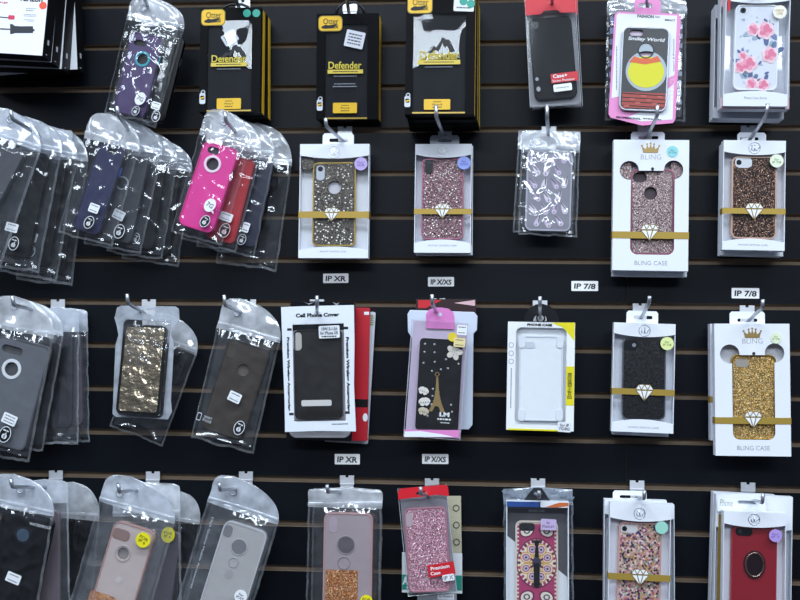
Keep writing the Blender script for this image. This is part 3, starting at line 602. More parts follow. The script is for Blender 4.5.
# purple case, top
zip_bag((167, 1), (132, 122), 50, .07, 'clear bag right behind the purple case bag, its cover black', .1, 12, 12, 26, -.2, 4.2, 20, .9, group='bags of rugged cases, top hook')
phone_case((171, 36), (150, 120), 30, .068, 'black rugged case behind the purple one', BLK, r=5, th=6, buttons=BLK)
Nb = zip_bag((158, -1), (130, 119), 54, .1, 'clear bag holding the purple case with teal ring', .07, 7, 12, 28, -.22, 4.6, 22, 1.0, hole=(144, 9), group='bags of rugged cases, top hook')
phone_case((147.5, 34), (128.5, 114.5), 33, .1, 'purple phone case with a teal ring cutout', mat('#43305f', .38), mat('#3a2954', .4), r=6, th=6.4, holes=[('c', 142.5, 59, 5.5), ('p', 140, 43, 13, 6)], liner=mat('#101116', .4), rings=[(142.5, 59, 7.8, 2.3, mat('#2a98aa', .35))], buttons=mat('#2a98aa', .35))
sticker_round(Nb, 142, 100, 5.2, 5.6, '#e6e8ee', '7G', None, .3, 6.6, 4.2, 'oval_sticker'); fruit_oval(Nb, 137.5, 112, 5.6, .3, .75)
sticker_rect(Nb, 157.5, 107, 9, 7.5, 5.3, 2, rot=.1); fruit_oval(Nb, 157.5, 117.5, 5.3, .1, .85)
hook(152, 2, 144, -12, 'wall hook of the purple case bag', 10)
# second row, leftmost bags
G = 'bags of rugged cases, far left of second row'
spec = [((64, 128), (44, 283), 58, .022, 9, 'rearmost clear bag on the far left hook of the second row', BLK), ((53, 125), (28, 277), 60, .045, 4, 'third bag from the front on the far left hook, second row', BLK),
        ((37, 118), (8, 268), 64, .07, 5, 'second bag on the far left hook with a black case', DK)]
for t, b, W, d, sd, lb, m in spec:
    nb = zip_bag(t, b, W, d, lb, .16, sd, 14, 34, -.2, 4.4, 26, 1.0, group=G, milk='#dfe5ee')
    dx, dy = b[0]-t[0], b[1]-t[1]
    phone_case((t[0]+dx*.22+2, t[1]+dy*.22), (t[0]+dx*.92, t[1]+dy*.92), 38, d, {.022: 'black case in the rearmost far left bag', .045: 'black case in the third far left bag', .07: 'glossy black case with white oval sticker in second far left bag'}[d], m, r=6, th=6.4, buttons=DK)
    if d == .07: sticker_rect(nb, 14, 228, 13, 9, 5.4, 2, rot=.08); fruit_oval(nb, 16, 244, 5.4, .1, 1.05)
    if d == .045: sticker_rect(nb, 36, 238, 7, 9, 5.4, 1, rot=.15); fruit_oval(nb, 33, 252, 5.4, .2, .9)
solo('header_card', 'frosted square header tab behind the far left bags', 'tag', Frame((64, 130), (62, 160), .034), film(.6, gloss=.2, wr=.1), plate(rr(0, 15, 18, 30, 3), [], -.4, 0))
Nb = zip_bag((18, 112), (-33, 258), 72, .1, 'front milky bag on the far left hook holding a grey case', .22, 2, 14, 38, -.15, 4.8, 28, 1.3, hole=(12, 120), group=G, milk='#e6ecf6')
phone_case((3, 141), (-44, 233), 52, .1, 'dark grey case cut off by the left edge, second row', mat('#45474e', .42), mat('#3c3e45', .4), r=6, th=6.4, holes=[('c', -7, 165, 6)], liner=BLK)
hook(57, 131, 10.5, 110, 'chrome hook tip poking from the far left bags, second row')
# navy case bags
G = 'bags of rugged cases beside the pink case'
for i, (t, b, W, d, sd, lb, lc) in enumerate([((168, 140), (150, 263), 58, .02, 21, 'rearmost bag of the navy case stack', 'black case in the rearmost bag of the navy case stack'), ((154, 131), (134, 256), 58, .042, 22, 'third bag of the navy case stack', 'black case in third bag of the navy stack'),
        ((139, 122), (112, 249), 60, .064, 23, 'second bag of the navy stack, holding a ringed charcoal case', 'charcoal case with a round ring cutout')]):
    nb = zip_bag(t, b, W, d, lb, .13, sd, 13, 30, -.2, 4.3, 24, 1.0, group=G, milk='#dde3ec'); dx, dy = b[0]-t[0], b[1]-t[1]
    k = .26
    kw = dict(holes=[('c', 122, 183, 5)], liner=BLK, rings=[(122, 183, 7, 1.6, mat('#a3a5ad', .3))]) if i == 2 else {}
    phone_case((t[0]+dx*k, t[1]+dy*k), (t[0]+dx*.94, t[1]+dy*.94), 36, d, lc, [BLK, DK, mat('#33363c', .4)][i], r=6, th=6.2, buttons=BLK, **kw)
    if i == 2: sticker_rect(nb, 120.5, 215.5, 12, 9.5, 5.3, 2, rot=.25, color='#c9ced6'); fruit_oval(nb, 121, 232, 5.3, .15, 1.1)
    if i == 1: fruit_oval(nb, 137, 239, 5.3, .3, .85)
Nb = zip_bag((119, 116), (85, 240), 58, .09, 'front bag of the stack holding the navy case', .12, 24, 13, 30, -.2, 4.6, 25, 1.1, group=G)
phone_case((113.5, 143), (85, 232), 29, .09, 'navy blue rugged case in the front bag', NAVY, mat('#1a1c34', .35), r=6, th=6.4, holes=[('p', 113, 151, 10, 6)], liner=BLK, buttons=mat('#3560c0', .35))
sticker_rect(Nb, 96, 209, 10.5, 9, 5.6, 2, rot=.1); fruit_oval(Nb, 91, 223, 5.6, .25, 1.0)
hook(140, 130, 117, 106, 'hook hidden in the navy case bags')
# pink case bags
G = 'bags of rugged cases around the pink one'
zip_bag((267, 124), (246, 267), 62, .02, 'rearmost clear bag behind the pink and red cases', .12, 31, 16, 44, -.15, 4, 34, 1.1, group=G)
nb = zip_bag((252, 121), (225, 252), 60, .045, 'third clear bag behind the pink case holding a slim navy case', .1, 32, 14, 38, -.2, 4.2, 28, 1.0, group=G)
phone_case((262, 160), (242, 246), 26, .045, 'slim dark navy case behind the red one', mat('#1a1f36', .3), r=5, th=6, buttons=BLK); sticker_rect(nb, 247, 228, 7, 10, 5.2, 2, rot=.1); fruit_oval(nb, 243, 240, 5.2, .2, .85)
nb = zip_bag((241, 117), (208, 246), 58, .068, 'second clear bag holding the red case', .1, 33, 14, 36, -.2, 4.4, 28, 1.0, group=G)
phone_case((241, 157), (219, 241), 31, .068, 'red rugged case behind the pink one', mat('#b3202c', .35), mat('#8d1823', .4), r=6, th=7, buttons=mat('#22232a', .4)); sticker_rect(nb, 227.5, 217.5, 13, 8.5, 5.4, 2, rot=.1); fruit_oval(nb, 226, 231, 5.4, .15, 1.1, mat('#e8c8cc', .5))
Nb = zip_bag((233, 112), (196, 239), 54, .096, 'front clear bag holding the hot pink case', .07, 34, 13, 34, -.2, 5, 26, 1.0, hole=(225, 122), group=G)
phone_case((222, 145), (194.5, 229), 37, .096, 'hot pink phone case with white ring cutout', mat('#dc2f92', .4), mat('#c9227f', .4), r=7, th=7.4, holes=[('c', 212.5, 164, 6.2), ('p', 213.5, 150.5, 12, 7)], liner=mat('#2a2c33', .4), rings=[(212.5, 164, 8.8, 2.5, mat('#f0dcea', .35))], buttons=BLK)
sticker_round(Nb, 211.5, 206, 5.6, 6, '#ecedf3', '7G', None, .3, 7, 4.6, 'oval_sticker'); fruit_oval(Nb, 206.5, 222, 6, .35, .95)
hook(247, 130, 225, 112, 'hook tip in the bag of the hot pink case')
# ------------------------------------------------------------------ third row bags
G = 'bags at the far left of the third row'
for i, (t, b, W, d, sd, lb) in enumerate([((70, 308), (72, 442), 36, .02, 41, 'rearmost frosted bag at far left, third row'), ((59, 307), (58, 444), 42, .042, 42, 'upright frosted bag, third row far left'), ]):
    zip_bag(t, b, W, d, lb, .3, sd, 5, 6, 0, 4, 20, .9, square=True, group=G, milk='#dfe6f0', zipstrip=False, wr=.2)
    phone_case((t[0], t[1]+24), (b[0], b[1]-16), W-14, d, ['grey-mauve case in the rearmost frosted bag, third row', 'dark case in the upright frosted bag'][i], [mat('#4b4650', .4), mat('#2d2e36', .4)][i], th=5.5)
nb = zip_bag((42, 303), (16, 447), 56, .068, 'second bag at far left, third row, with a charcoal case', .16, 43, 14, 34, -.2, 4.4, 26, 1.0, group=G)
phone_case((44, 340), (24, 442), 40, .068, 'charcoal case behind the grey ringed one', mat('#24262c', .4), r=6, th=6.4, buttons=BLK); fruit_oval(nb, 25, 431, 5.4, .2, .9)
Nb = zip_bag((27, 298), (-4, 456), 70, .1, 'front glossy bag with a grey ringed case, third row', .14, 44, 14, 36, -.2, 5, 30, 1.3, hole=(16, 306), group=G, refl=1.3)
phone_case((25, 341), (-2, 445), 56, .1, 'grey phone case with a white ring cutout', mat('#63666e', .42), mat('#4a4c53', .42), r=7, th=7, holes=[('c', 11.5, 369, 7), ('p', 12, 350, 22, 8)], liner=mat('#4c4b50', .5), rings=[(11.5, 369, 10.2, 3.2, mat('#e3e6ec', .4))])
sticker_rect(Nb, 12, 419, 15, 10.5, 6, 3, rot=.22); fruit_oval(Nb, 7.5, 434, 6, .2, 1.25)
hook(58, 301, 12, 296, 'hook tip through the far left bags, third row')
# mirrored gold case
zip_bag((180, 318), (136, 436), 58, .025, 'tilted clear bag behind the mirrored case', .14, 51, 12, 30, -.2, 3.6, 24, 1.0)
F = Frame((148, 305), (142, 419), .07)
N = thing('frosted_pouch', 'frosted edged pouch holding the mirrored gold case', 'bag', F); H = F.H; P = F.p
ol = [P(*a) for a in ((121, 305.5), (175.5, 306.5), (179, 309), (179.5, 319), (177, 324), (172.5, 329), (171.5, 336), (174, 345), (171, 400), (172, 412), (168, 419.5), (116, 417), (112.5, 414), (115.5, 345), (118.5, 335), (117, 327), (114.5, 318), (117, 308))]
win = rr(*P(143.5, 368.5), 48, 96, 5, 5, .03)
part(N, 'frosted_border', film(.55, gloss=.25, wr=.15, milk='#dbe2ec'), plate(ol, [win, rr(*P(149, 312), 13, 4, 1.9, 4)], -.6, .6, .4), smooth=False)
part(N, 'film', film(.04, gloss=.05, wr=.35, refl=1.5, scale=60), sheet(lambda y: -25, lambda y: 25, H-16, 4.5, 1, 52, -5, 1.3, 4.5, 30, 50, 1) if False else tuple([[(x, y+14, w) for x, y, w in sheet(lambda y: -25, lambda y: 25, H-18, 4.6, 1, 52, -30, 1.3, 4.6, 30, 50, 1)[0]], sheet(lambda y: -25, lambda y: 25, H-18, 4.6, 1, 52, -30, 1.3, 4.6, 30, 50, 1)[1], None]), smooth=True)
phone_case((145.5, 325), (140.5, 414), 44, .071, 'black rimmed case with a mirrored gold back', mat('#a0937f', .2, .9, bump=.8, bscale=34, bdist=.006), BLK, r=5, th=6, rimw=2.4, lean=-.12)
hook(149, 301, 127, 294, 'hook carrying the frosted pouch of the mirrored case', 9)
# brown case
Nb = zip_bag((256, 302), (222, 446), 66, .06, 'clear bag holding the dark brown case, third row', .13, 61, 12, 34, -.24, 4.6, 30, 1.0, hole=(238, 312.5), bh=.03)
Nc = phone_case((250, 344), (221, 434), 45, .06, 'dark brown translucent case with a round cutout', mat('#33291f', .35, coat=.4), mat('#211b17', .35), r=7, th=6.4, holes=[('c', 243, 370, 6)], liner=mat('#5a5048', .5), cam=(232, 352, 9, 12, mat('#41362c', .35)))
sticker_rect(Nb, 236, 397, 13, 10, 5.8, 2, rot=.2); fruit_oval(Nb, 240.5, 427.5, 5.8, .2, 1.1)
part(Nb, 'lettering', mat('#c4c8d0', .5), text('SMART\nPHONE', *Nb.F.p(209, 419), 9, 6, 5.8, rot=.1), flat(rr(*Nb.F.p(200.5, 416), 4.4, 8, 1, 4, .1), 5.7, holes=[rr(*Nb.F.p(200.5, 416), 3.4, 6.4, .8, 4, .1)]))
hook(249, 301, 224, 295, 'free hook tip above the dark brown case bag', 10)
# ------------------------------------------------------------------ bottom row bags
zip_bag((78, 482), (66, 612), 52, .02, 'rearmost dark bag behind the waterproof case', .1, 71, 12, 38, -.1, 4, 32, .9)
phone_case((72, 515), (62, 610), 38, .02, 'black case in the bag behind the frosted one, bottom left', BLK, th=6, r=6)
F = Frame((48, 480), (48, 612), .045); zip_bag((44, 479), (46, 612), 50, .045, 'frosted upright bag between the two black cases, bottom left', .42, 72, 6, 6, 0, 3.6, 20, .7, square=True, zipstrip=False, milk='#e2e7f0')
phone_case((42, 510), (42, 612), 36, .045, 'mauve case in the frosted bag, bottom left', mat('#6b5f68', .4), th=5.5)
Nb = zip_bag((26, 476), (0, 622), 72, .09, 'front bag holding the black waterproof case', .17, 73, 14, 38, -.18, 5, 30, 1.0, hole=(21.5, 489), milk='#e4eaf4')
Nc = phone_case((29, 513), (4, 624), 54, .09, 'glossy black waterproof case with a round lens', mat('#050608', .12, 0, .4), mat('#0a0b0d', .2), r=8, th=7.5, cam=(23, 535, 17, 17, mat('#141a22', .12), (0, 0, 6.5), mat('#5a6d84', .1, .5)))
part(Nc, 'lettering', mat('#ccd0d8', .5), text('WATERPROOF', *Nc.F.p(40.5, 525.8), 23, 3, .6, bold=.02)); part(Nc, 'raised_edge', mat('#1b1c22', .2), plate(rr(*Nc.F.p(28.5, 516.5), 50, 2, .9), [], -.2, .8, .2))
sticker_rect(Nb, 16, 577, 15, 10, 6.2, 2, rot=.2)
hook(56, 472, 10.5, 479, 'hook with its tip in the waterproof case bag', 8)
# rose gold clear case
zip_bag((185, 492), (166, 618), 40, .02, 'rear clear bag with rounded flap behind the rose gold case', .12, 81, 10, 30, -.1, 3.6, 26, 1.0)
nb = zip_bag((146, 482), (148, 618), 70, .045, 'second upright bag behind the rose gold case', .2, 82, 5, 6, 0, 3.8, 30, .9, square=True); sticker_round(nb, 169.5, 534, 7, 5.2, '#e8dc1e', 'FOR\nIP 6', None, .2, 8, 6)
phone_case((164, 530), (152, 614), 36, .045, 'smoky grey case behind the rose gold one', mat('#55525a', .35), th=6)
Nb = zip_bag((146, 481), (104, 626), 82, .085, 'front glossy bag holding the rose gold clear case', .18, 83, 14, 38, -.2, 5, 28, 1.2, hole=(121, 492.5), milk='#e2e8f2', refl=1.2, bh=.075)
Nc = phone_case((135.5, 526), (105, 628), 44, .085, 'clear backed case with rose gold rim and orange glitter', mat('#c6b6b2', .2, coat=.5), mat('#c79a90', .25, .3), r=8, th=6.4, holes=[('c', 123, 553.5, 6)], liner=mat('#8d8583', .4), rings=[(123, 553.5, 8.4, 1.2, mat('#b4a8a6', .2))], cam=(121, 534.5, 19, 11, mat('#8d6f69', .3)))
part(Nc, 'glitter_patch', glitter(['#c8763a', '#e09a58', '#b55f2c', '#f0c08a'], 0.00099, 0.31, .34), flat(rr(*Nc.F.p(100, 605), 27, 24, 1.5, 3), .1)); part(Nc, 'fruit_mark', mat('#c9c2c0', .3), flat(el(*Nc.F.p(118.5, 580), 3, 3.6, 14, .3), .1))
sticker_round(Nb, 145, 539, 7.6, 6.2, '#ece022', 'FOR\nIP 6', None, .25, None, 7)
hook(153, 473, 118, 484, 'hook with its tip in the rose gold case bag', 8)
# clear XS case
Nb = zip_bag((252, 482), (208, 626), 76, .065, 'clear glossy bag holding the transparent grey case, bottom row', .2, 91, 12, 34, -.26, 5, 28, 1.1, hole=(234, 491), milk='#d9dfe9', bh=.08)
Nc = phone_case((247, 526), (215, 628), 46, .065, 'transparent grey case with two round rings', mat('#b2b0b0', .25, coat=.4), mat('#c2c4c9', .25), r=8, th=6.4, rings=[(239, 547, 8.6, 1, mat('#b4b6ba', .2)), (233.5, 562.5, 5.2, .9, mat('#a5a7ab', .2))], cam=(228, 531, 9, 12, mat('#77777b', .3)))
part(Nc, 'logo_disc', mat('#77777b', .3), flat(el(*Nc.F.p(239, 547), 7.4), .1)); part(Nc, 'fruit_mark', mat('#a2a1a3', .3), flat(el(*Nc.F.p(229, 574), 4, 4.6, 14, .3), .1))
sticker_round(Nb, 242, 595, 6.4, 6, '#eceef2', 'for\nIPXS', None, .15, None, 6)
part(Nb, 'lettering', mat('#c4c9d2', .5), text('High Quality Mobile Accessories', *Nb.F.p(203, 552), 74, 2.6, 5, rot=math.pi/2))
hook(246, 473, 219, 483, 'hook in the bag of the transparent grey case', 7)
# pink glitter liquid case
zip_bag((347, 487), (345, 620), 70, .035, 'rear upright clear bag behind the pink liquid glitter case', .07, 101, 3, 3, 0, 3, 14, .8, square=True)
Nb = zip_bag((345.5, 488), (343, 620), 76, .065, 'clear upright bag with the pink rimmed liquid glitter case', .12, 102, 3, 3, 0, 5, 15, 1.1, square=True, refl=1.3)
Nc = phone_case((348.5, 513), (346.5, 628), 50, .065, 'pink rimmed clear case with a square of copper glitter', mat('#aa9ca2', .25, coat=.5), mat('#c49a9a', .3, .1), r=7, th=6.4, rings=[(346, 545, 9.5, 1, mat('#9c9599', .2)), (344, 563, 6.5, .8, mat('#968f94', .2))], cam=(333.5, 525, 9, 15, mat('#b3a3ae', .25)))
part(Nc, 'logo_disc', mat('#625c62', .3), flat(el(*Nc.F.p(346, 545), 8.4), .1))
part(Nc, 'glitter_patch', glitter(['#c8763a', '#e09a58', '#b55f2c', '#f3cd9c', '#8f4d28'], 0.00099, 0.31, .34), flat(rc(*Nc.F.p(341.5, 586), 33, 32), .1))
sticker_round(Nb, 367, 600, 6.4, 6, '#ece022', 'FOR\nIP X', None, .1, None, 6.5)
hook(347, 477, 327, 485, 'hook behind the pink liquid glitter case bag', 7)
# ------------------------------------------------------------------ window boxes with gold bands
STONE_G = ['#2c2824', '#47413b', '#5e5850', '#211e1b', '#7d766c', '#4d463e']
def rhine(cols, cell): return glitter(cols, cell*.7, .3, .3, .45)
def stones(Nc, cols, seed, n, x0, y0, x1, y1, skip=()):
    rnd = random.Random(seed); pts = []
    while len(pts) < n:
        x, y = rnd.uniform(x0, x1), rnd.uniform(y0, y1)
        if any(abs(x-a) < w and abs(y-b) < h for a, b, w, h in skip): continue
        if all((x-a)**2+(y-b)**2 > 3.2 for a, b in pts): pts.append((x, y))
    part(Nc, 'rhinestones', cols, gems([Nc.F.p(*q) for q in pts], .95, .05))
N = window_box((300, 144), (369.5, 144), (298, 257.8), (368, 258.5), .05, 'white window box with the gold rimmed rhinestone case', 157, 248, (321, 131, 352.5), (337, 138, 19, 3.6), (211.5, 218), (331.5, 213.2, 15), (334, 152, 6), (361, 164, 6.6, '#b9a6dc', 'for\nXR', '#6f5fa8'), logom=mat('#f4f5f8', .3), ftext=('PHONE CRYSTAL CASE', 333, 251.5, 26, 1.5))
Nc = phone_case((334.5, 162.5), (333.5, 246), 43, .044, 'gold rimmed grey rhinestone case in its white box', rhine(STONE_G, .0011), GOLD, r=5, th=6, rimw=1.2, holes=[('c', 334.5, 187.3, 6.6)], liner=mat('#c9c8d0', .5), cam=(320.5, 173, 8.4, 15, mat('#b9bfca', .3), (0, -4, 2.6), mat('#23262e', .15)))
stones(Nc, mat('#f2efe6', .15, .2), 5, 120, 315, 165, 352, 244, ((334.5, 187.3, 8, 8), (320.5, 173, 5.5, 9)))
part(N, 'inner_ears', rhine(STONE_G, .0011), plate(el(*N.F.p(306.5, 162), 7.5), [], -5, -3), plate(el(*N.F.p(360, 162), 7.5), [], -5, -3))
hook(345, 128, 325.5, 118, 'hook through the tab of the gold rimmed rhinestone box', 8)
N = window_box((415.5, 144), (471.5, 144), (414, 252.8), (470.5, 252.8), .055, 'white window box with the pink rhinestone case', 156.2, 241, (429.5, 133, 459), (444.5, 138.5, 14, 3), (208.8, 214.2), (442.3, 209.8, 16), (442.5, 151, 6), (464, 163, 6.6, '#8f9fe6', 'for\nX/XS', '#3f4ca0'), tabm=mat('#9fa3ae', .5), logom=mat('#f4f5f8', .3), ftext=('PHONE CRYSTAL CASE', 442.5, 245.5, 28, 1.6))
PNK = ['#563b42', '#7a585e', '#96747a', '#41292f', '#6c4b54', '#a88c90']
Nc = phone_case((442.8, 158.5), (442.3, 239.5), 41.5, .049, 'pink rimmed rhinestone case in its white window box', rhine(PNK, .0012), mat('#b06a82', .3, .4), r=5, th=6, rimw=1.3, cam=(429, 166.5, 8, 15, mat('#1a1b20', .2), (0, -4, 2), mat('#4a4d55', .1)))
stones(Nc, mat('#f6ece8', .15, .2), 9, 110, 424, 161, 461, 237, ((429, 166.5, 5.5, 9),))
window_box((416.5, 146), (473, 146), (416, 255), (472, 255), .03, 'white box tucked behind the pink rhinestone box', 160, 243, th=12, logo=None)
hook(445, 124, 436, 105, 'long hook through the tab of the pink rhinestone box', 12)
N = window_box((724.5, 140.5), (785, 140.5), (723, 250), (783.5, 250.5), .062, 'white window box with the bronze glitter case', 153.5, 240, (740, 130, 769), (752, 136.5, 18, 3.2), (208.3, 214), (754, 209.8, 18), (754.5, 148, 5.6), (776.5, 161, 6.6, '#e9f0d8', 'for\nIP 7/8', '#6f8f4a'), ftext=('PHONE CRYSTAL CASE', 753, 245, 28, 1.6))
Nc = phone_case((754.5, 156.5), (753.5, 239), 44, .056, 'bronze glitter case in its white window box', glitter(['#1c0d0a', '#321a13', '#130806', '#4a2b20', '#b98f72', '#190b08', '#28140f'], 0.00099, 0.31, .34), mat('#c9a592', .3, .2), r=6, th=6, rimw=1.6, cam=(743.5, 162.5, 16.5, 11, mat('#d9dde4', .3), (-4.5, 0, 2.6), mat('#16181d', .12)))
window_box((722.5, 144), (783.5, 144), (721, 255.5), (782, 256), .034, 'white box behind the bronze glitter box', 158, 245, th=13, logo=None)
hook(748, 127, 767.5, 103.5, 'hook through the tab of the bronze glitter box', 11)
N = window_box((615, 323), (674.5, 323.5), (610.8, 433), (673.5, 432), .055, 'white window box with the black glitter case', 335.5, 421, (628, 310, 660), (644.5, 317, 19, 3.4), (389, 395), (644.3, 391, 18), (644.5, 330.5, 5.6), (667, 343.5, 6.6, '#e6efa6', 'for\nIP 7/8', '#7d8f3a'), ftext=('PHONE CRYSTAL CASE', 643.5, 427.5, 30, 1.6), lean=0)
Nc = phone_case((644.5, 337.5), (643.3, 420.5), 43, .049, 'black glitter case in its white window box', glitter(['#050506', '#070709', '#040405', '#0a0a0c', '#1c1c20'], .00074, .16, .3, .2), mat('#6a6c74', .25, .5), r=7, th=6, rimw=1.3, cam=(630.5, 345, 15, 10, mat('#111216', .2), (3.5, 0, 2), mat('#8a8f98', .15)))
window_box((616.5, 326), (671, 326.5), (613, 435.5), (668, 436), .03, 'white box behind the black glitter box', 340, 424, th=12, logo=None)
hook(640, 305, 649.5, 296.5, 'hook through the tab of the black glitter box', 6)
N = window_box((610.5, 503), (670.5, 503.5), (607, 628), (669.5, 628), .085, 'front clear window box with the multicolour fleck case', 520, 622, None, None, (574, 580.5), (640, 575.5, 18), (639.5, 513.5, 5.6), (661.5, 527.5, 6.4, '#9fd8c8', None), group='window boxes of the fleck case stack')
Nc = phone_case((640.5, 522.5), (638, 622), 43, .078, 'pink case with multicolour flecks, bottom row', speckle('#c59a92', ['#2c2740', '#5a4a78', '#b8964e', '#d8c0b8', '#23222c', '#a65a6c', '#7f9a86', '#e8d0c8'], .0034, .62), mat('#cf9f98', .3), r=6, th=6, cam=(629, 524.8+4, 17, 8, mat('#d4d2d6', .3), (-4.5, 0, 2.6), mat('#16181d', .12)))
window_box((604, 500), (667, 500), (604, 628), (666, 628), .06, 'second white headed box behind the fleck case box', 516, 622, (614, 491.5, 648), (630, 498, 18, 3), th=11, logo=None, group='window boxes of the fleck case stack')
window_box((606, 503), (675, 505), (608, 628), (674, 628), .034, 'last box of the fleck case stack, showing at its right', 520, 622, th=13, logo=None, group='window boxes of the fleck case stack')
hook(637, 482, 644.5, 490.5, 'hook through the tabs of the fleck case boxes', 8)
# red ring case
N = window_box((724.5, 512.5), (785.5, 511.5), (722, 630), (785, 630), .09, 'front white headed window box with the red ring case', 526, 624, None, None, None, None, (754, 519.5, 5.6), (775.3, 535.5, 6.4, '#b49be0', 'for\nIP 7', '#6f5fa8'), group='window boxes of the red ring case stack')
part(N, 'hang_tab', WHITE, plate([N.F.p(*a) for a in ((720, 513), (720, 496), (768, 495), (769, 513))], [rr(*N.F.p(750, 504), 18, 3.6, 1.7)], -14, -13.2))
part(N, 'header_lettering', mat('#9aa08a', .4), text('Phone', *N.F.p(729, 504.5), 13, 7, -13, bold=-.01, shear=.2))
Nc = phone_case((754.5, 527), (753, 628), 45, .083, 'red phone case with an oval metal ring', mat('#8a1826', .38, coat=.2), mat('#9c2230', .35), r=6, th=6, cam=(744, 531.5, 16.5, 8.5, mat('#0f1014', .15), (-4, 0, 2.2), mat('#2b2e36', .1)))
x, y = Nc.F.p(754.3, 564.5); rg = part(Nc, 'ring_holder', mat('#4a1a20', .3, .3), plate(el(x, y, 11, 14.5, 28), [], 0, .8, .2)); part(rg, 'ring_plate', mat('#2c1c22', .25, .5), plate(el(x, y, 8.6, 12), [], .8, 1.2)); part(rg, 'metal_hoop', mat('#a58c84', .2, .9), ring(x, y, 1.6, 8.8, .8, None, 12), smooth=True)
window_box((714, 493.5), (775, 494), (709.5, 632), (772, 632), .035, 'leaning white backed box at the left of the red case stack', 508, 624, th=13, logo=None, group='window boxes of the red ring case stack')
Nk = window_box((717, 494.5), (791.5, 496.5), (713, 632), (791, 632), .06, 'wide white backing box behind the red ring case', 530, 627, th=10, logo=None, group='window boxes of the red ring case stack')
part(Nk, 'gold_edge', GOLDP, plate([Nk.F.p(*a) for a in ((718.5, 514), (721.3, 514), (719, 628), (716, 628))], [], .2, .5))
hook(748, 484, 763, 493.5, 'hook at the top of the red ring case boxes', 9)
# ------------------------------------------------------------------ crown printed boxes with round lobes
def lobed_box(TL, TR, BL, BR, d, label, win, ears, cr, bl, bc, band, gem, st, tab, slot, th=12):
    F = Frame(((TL[0]+TR[0])/2, (TL[1]+TR[1])/2), ((BL[0]+BR[0])/2, (BL[1]+BR[1])/2), d); H = F.H; W = ((TR[0]-TL[0])+(BR[0]-BL[0]))/2; P = F.p
    N = thing('phone_case_box', label, 'box', F, 'white crown printed boxes')
    part(N, 'carton', PAPER, plate(rc(0, H/2, W, H), [], -th, -th+.7), plate(rc(-W/2+.35, H/2, .7, H), [], -th+.7, -.5), plate(rc(W/2-.35, H/2, .7, H), [], -th+.7, -.5), plate(rc(0, .35, W-1.4, .7), [], -th+.7, -.5), plate(rc(0, H-.35, W-1.4, .7), [], -th+.7, -.5))
    x0, y0 = P(win[0], win[1]); x1, y1 = P(win[2], win[3]); out = []
    e0 = P(*ears[0][:2]); e1 = P(*ears[1][:2]); R = ears[0][2]
    def arc(c, a0, a1, n=26): return [(c[0]+R*math.cos(a0+(a1-a0)*i/n), c[1]+R*math.sin(a0+(a1-a0)*i/n)) for i in range(n+1)]
    # left lobe: from left edge, clockwise (y down) to top edge
    aL0 = math.atan2(math.sqrt(max(.01, R*R-(x0-e0[0])**2)), x0-e0[0]); aL1 = math.atan2(y0-e0[1], math.sqrt(max(.01, R*R-(y0-e0[1])**2))) + 2*PI
    aR0 = math.atan2(y0-e1[1], -math.sqrt(max(.01, R*R-(y0-e1[1])**2))); aR1 = math.atan2(math.sqrt(max(.01, R*R-(x1-e1[0])**2)), x1-e1[0])
    if aR0 > 0: aR0 -= 2*PI
    while aR0 > aR1: aR0 -= 2*PI
    bl_ = [q for q in rr((x0+x1)/2, (y0+y1)/2, x1-x0, y1-y0, 7, 6) if q[1] > (y0+y1)/2]
    hole = arc(e0, aL0, aL1) + arc(e1, aR0, aR1) + bl_
    part(N, 'front_panel', WHITE, plate(rc(0, H/2, W, H), [hole], -.5, 0))
    x, y = P(*slot[:2]); a, b = P(tab[0], tab[1]), P(tab[2], tab[1]); yy = a[1]
    part(N, 'hang_tab', WHITE, plate([(a[0], 1), (a[0], yy+2), (a[0]+2, yy), (b[0]-2, yy), (b[0], yy+2), (b[0], 1)], [rr(x, y, slot[2], 3.4, 1.6, 4)], -th, -th+.8))
    crown(N, *cr, mat('#a58a54', .35, .4)); part(N, 'title_lettering', mat('#a3a3a8', .5), text('BLING', *P(*bl[:2]), bl[2], bl[3], .15, bold=-.01)); part(N, 'footer_lettering', mat('#9a9aa0', .5), text('BLING CASE', *P(*bc[:2]), bc[2], bc[3], .15, bold=-.005))
    part(N, 'peg_mark', INK, plate(el(*P((win[0]+win[2])/2, win[1]-1.5), 1.5, 1.7, 12), [], .05, .4))
    y0 = P(0, band[0])[1]; cxm = (TL[0]+TR[0])/2; y0 = P(cxm, band[0])[1]; y1 = P(cxm, band[1])[1]
    part(N, 'gold_band', GOLD, plate(rc(0, (y0+y1)/2, W+.5, y1-y0), [], .1, .4), plate(rc(-W/2-.25, (y0+y1)/2, .5, y1-y0), [], -th, .1), plate(rc(W/2+.25, (y0+y1)/2, .5, y1-y0), [], -th, .1))
    x, y = P(*gem[:2]); diamond(N, x, y+1, gem[2], .9)
    sticker_round(N, st[0], st[1], st[2], .5, st[3], 'for\nIP 7/8', mat(st[4], .5))
    return N
MAUVE = mat('#8e5868', .3, .3); PG = ['#66504f', '#85706f', '#ab9898', '#4a3639', '#7a6365', '#c9bab9']
N = lobed_box((614.3, 141), (688.5, 138.8), (613, 270), (687, 271.2), .062, 'white crown printed box with the mauve rimmed glitter case', (631, 170.5, 674, 255), ((629.3, 170.3, 9.4), (673.6, 169.8, 9.4)), (650.5, 148.2, 17, 9), (651, 157, 20, 5), (651, 263, 32, 4.2), (231.8, 238.6), (649.5, 231, 18), (672.5, 151.5, 5.6, '#8fd8dc', '#3f7f84'), (632.5, 129.5, 666.5), (650, 135.3, 20))
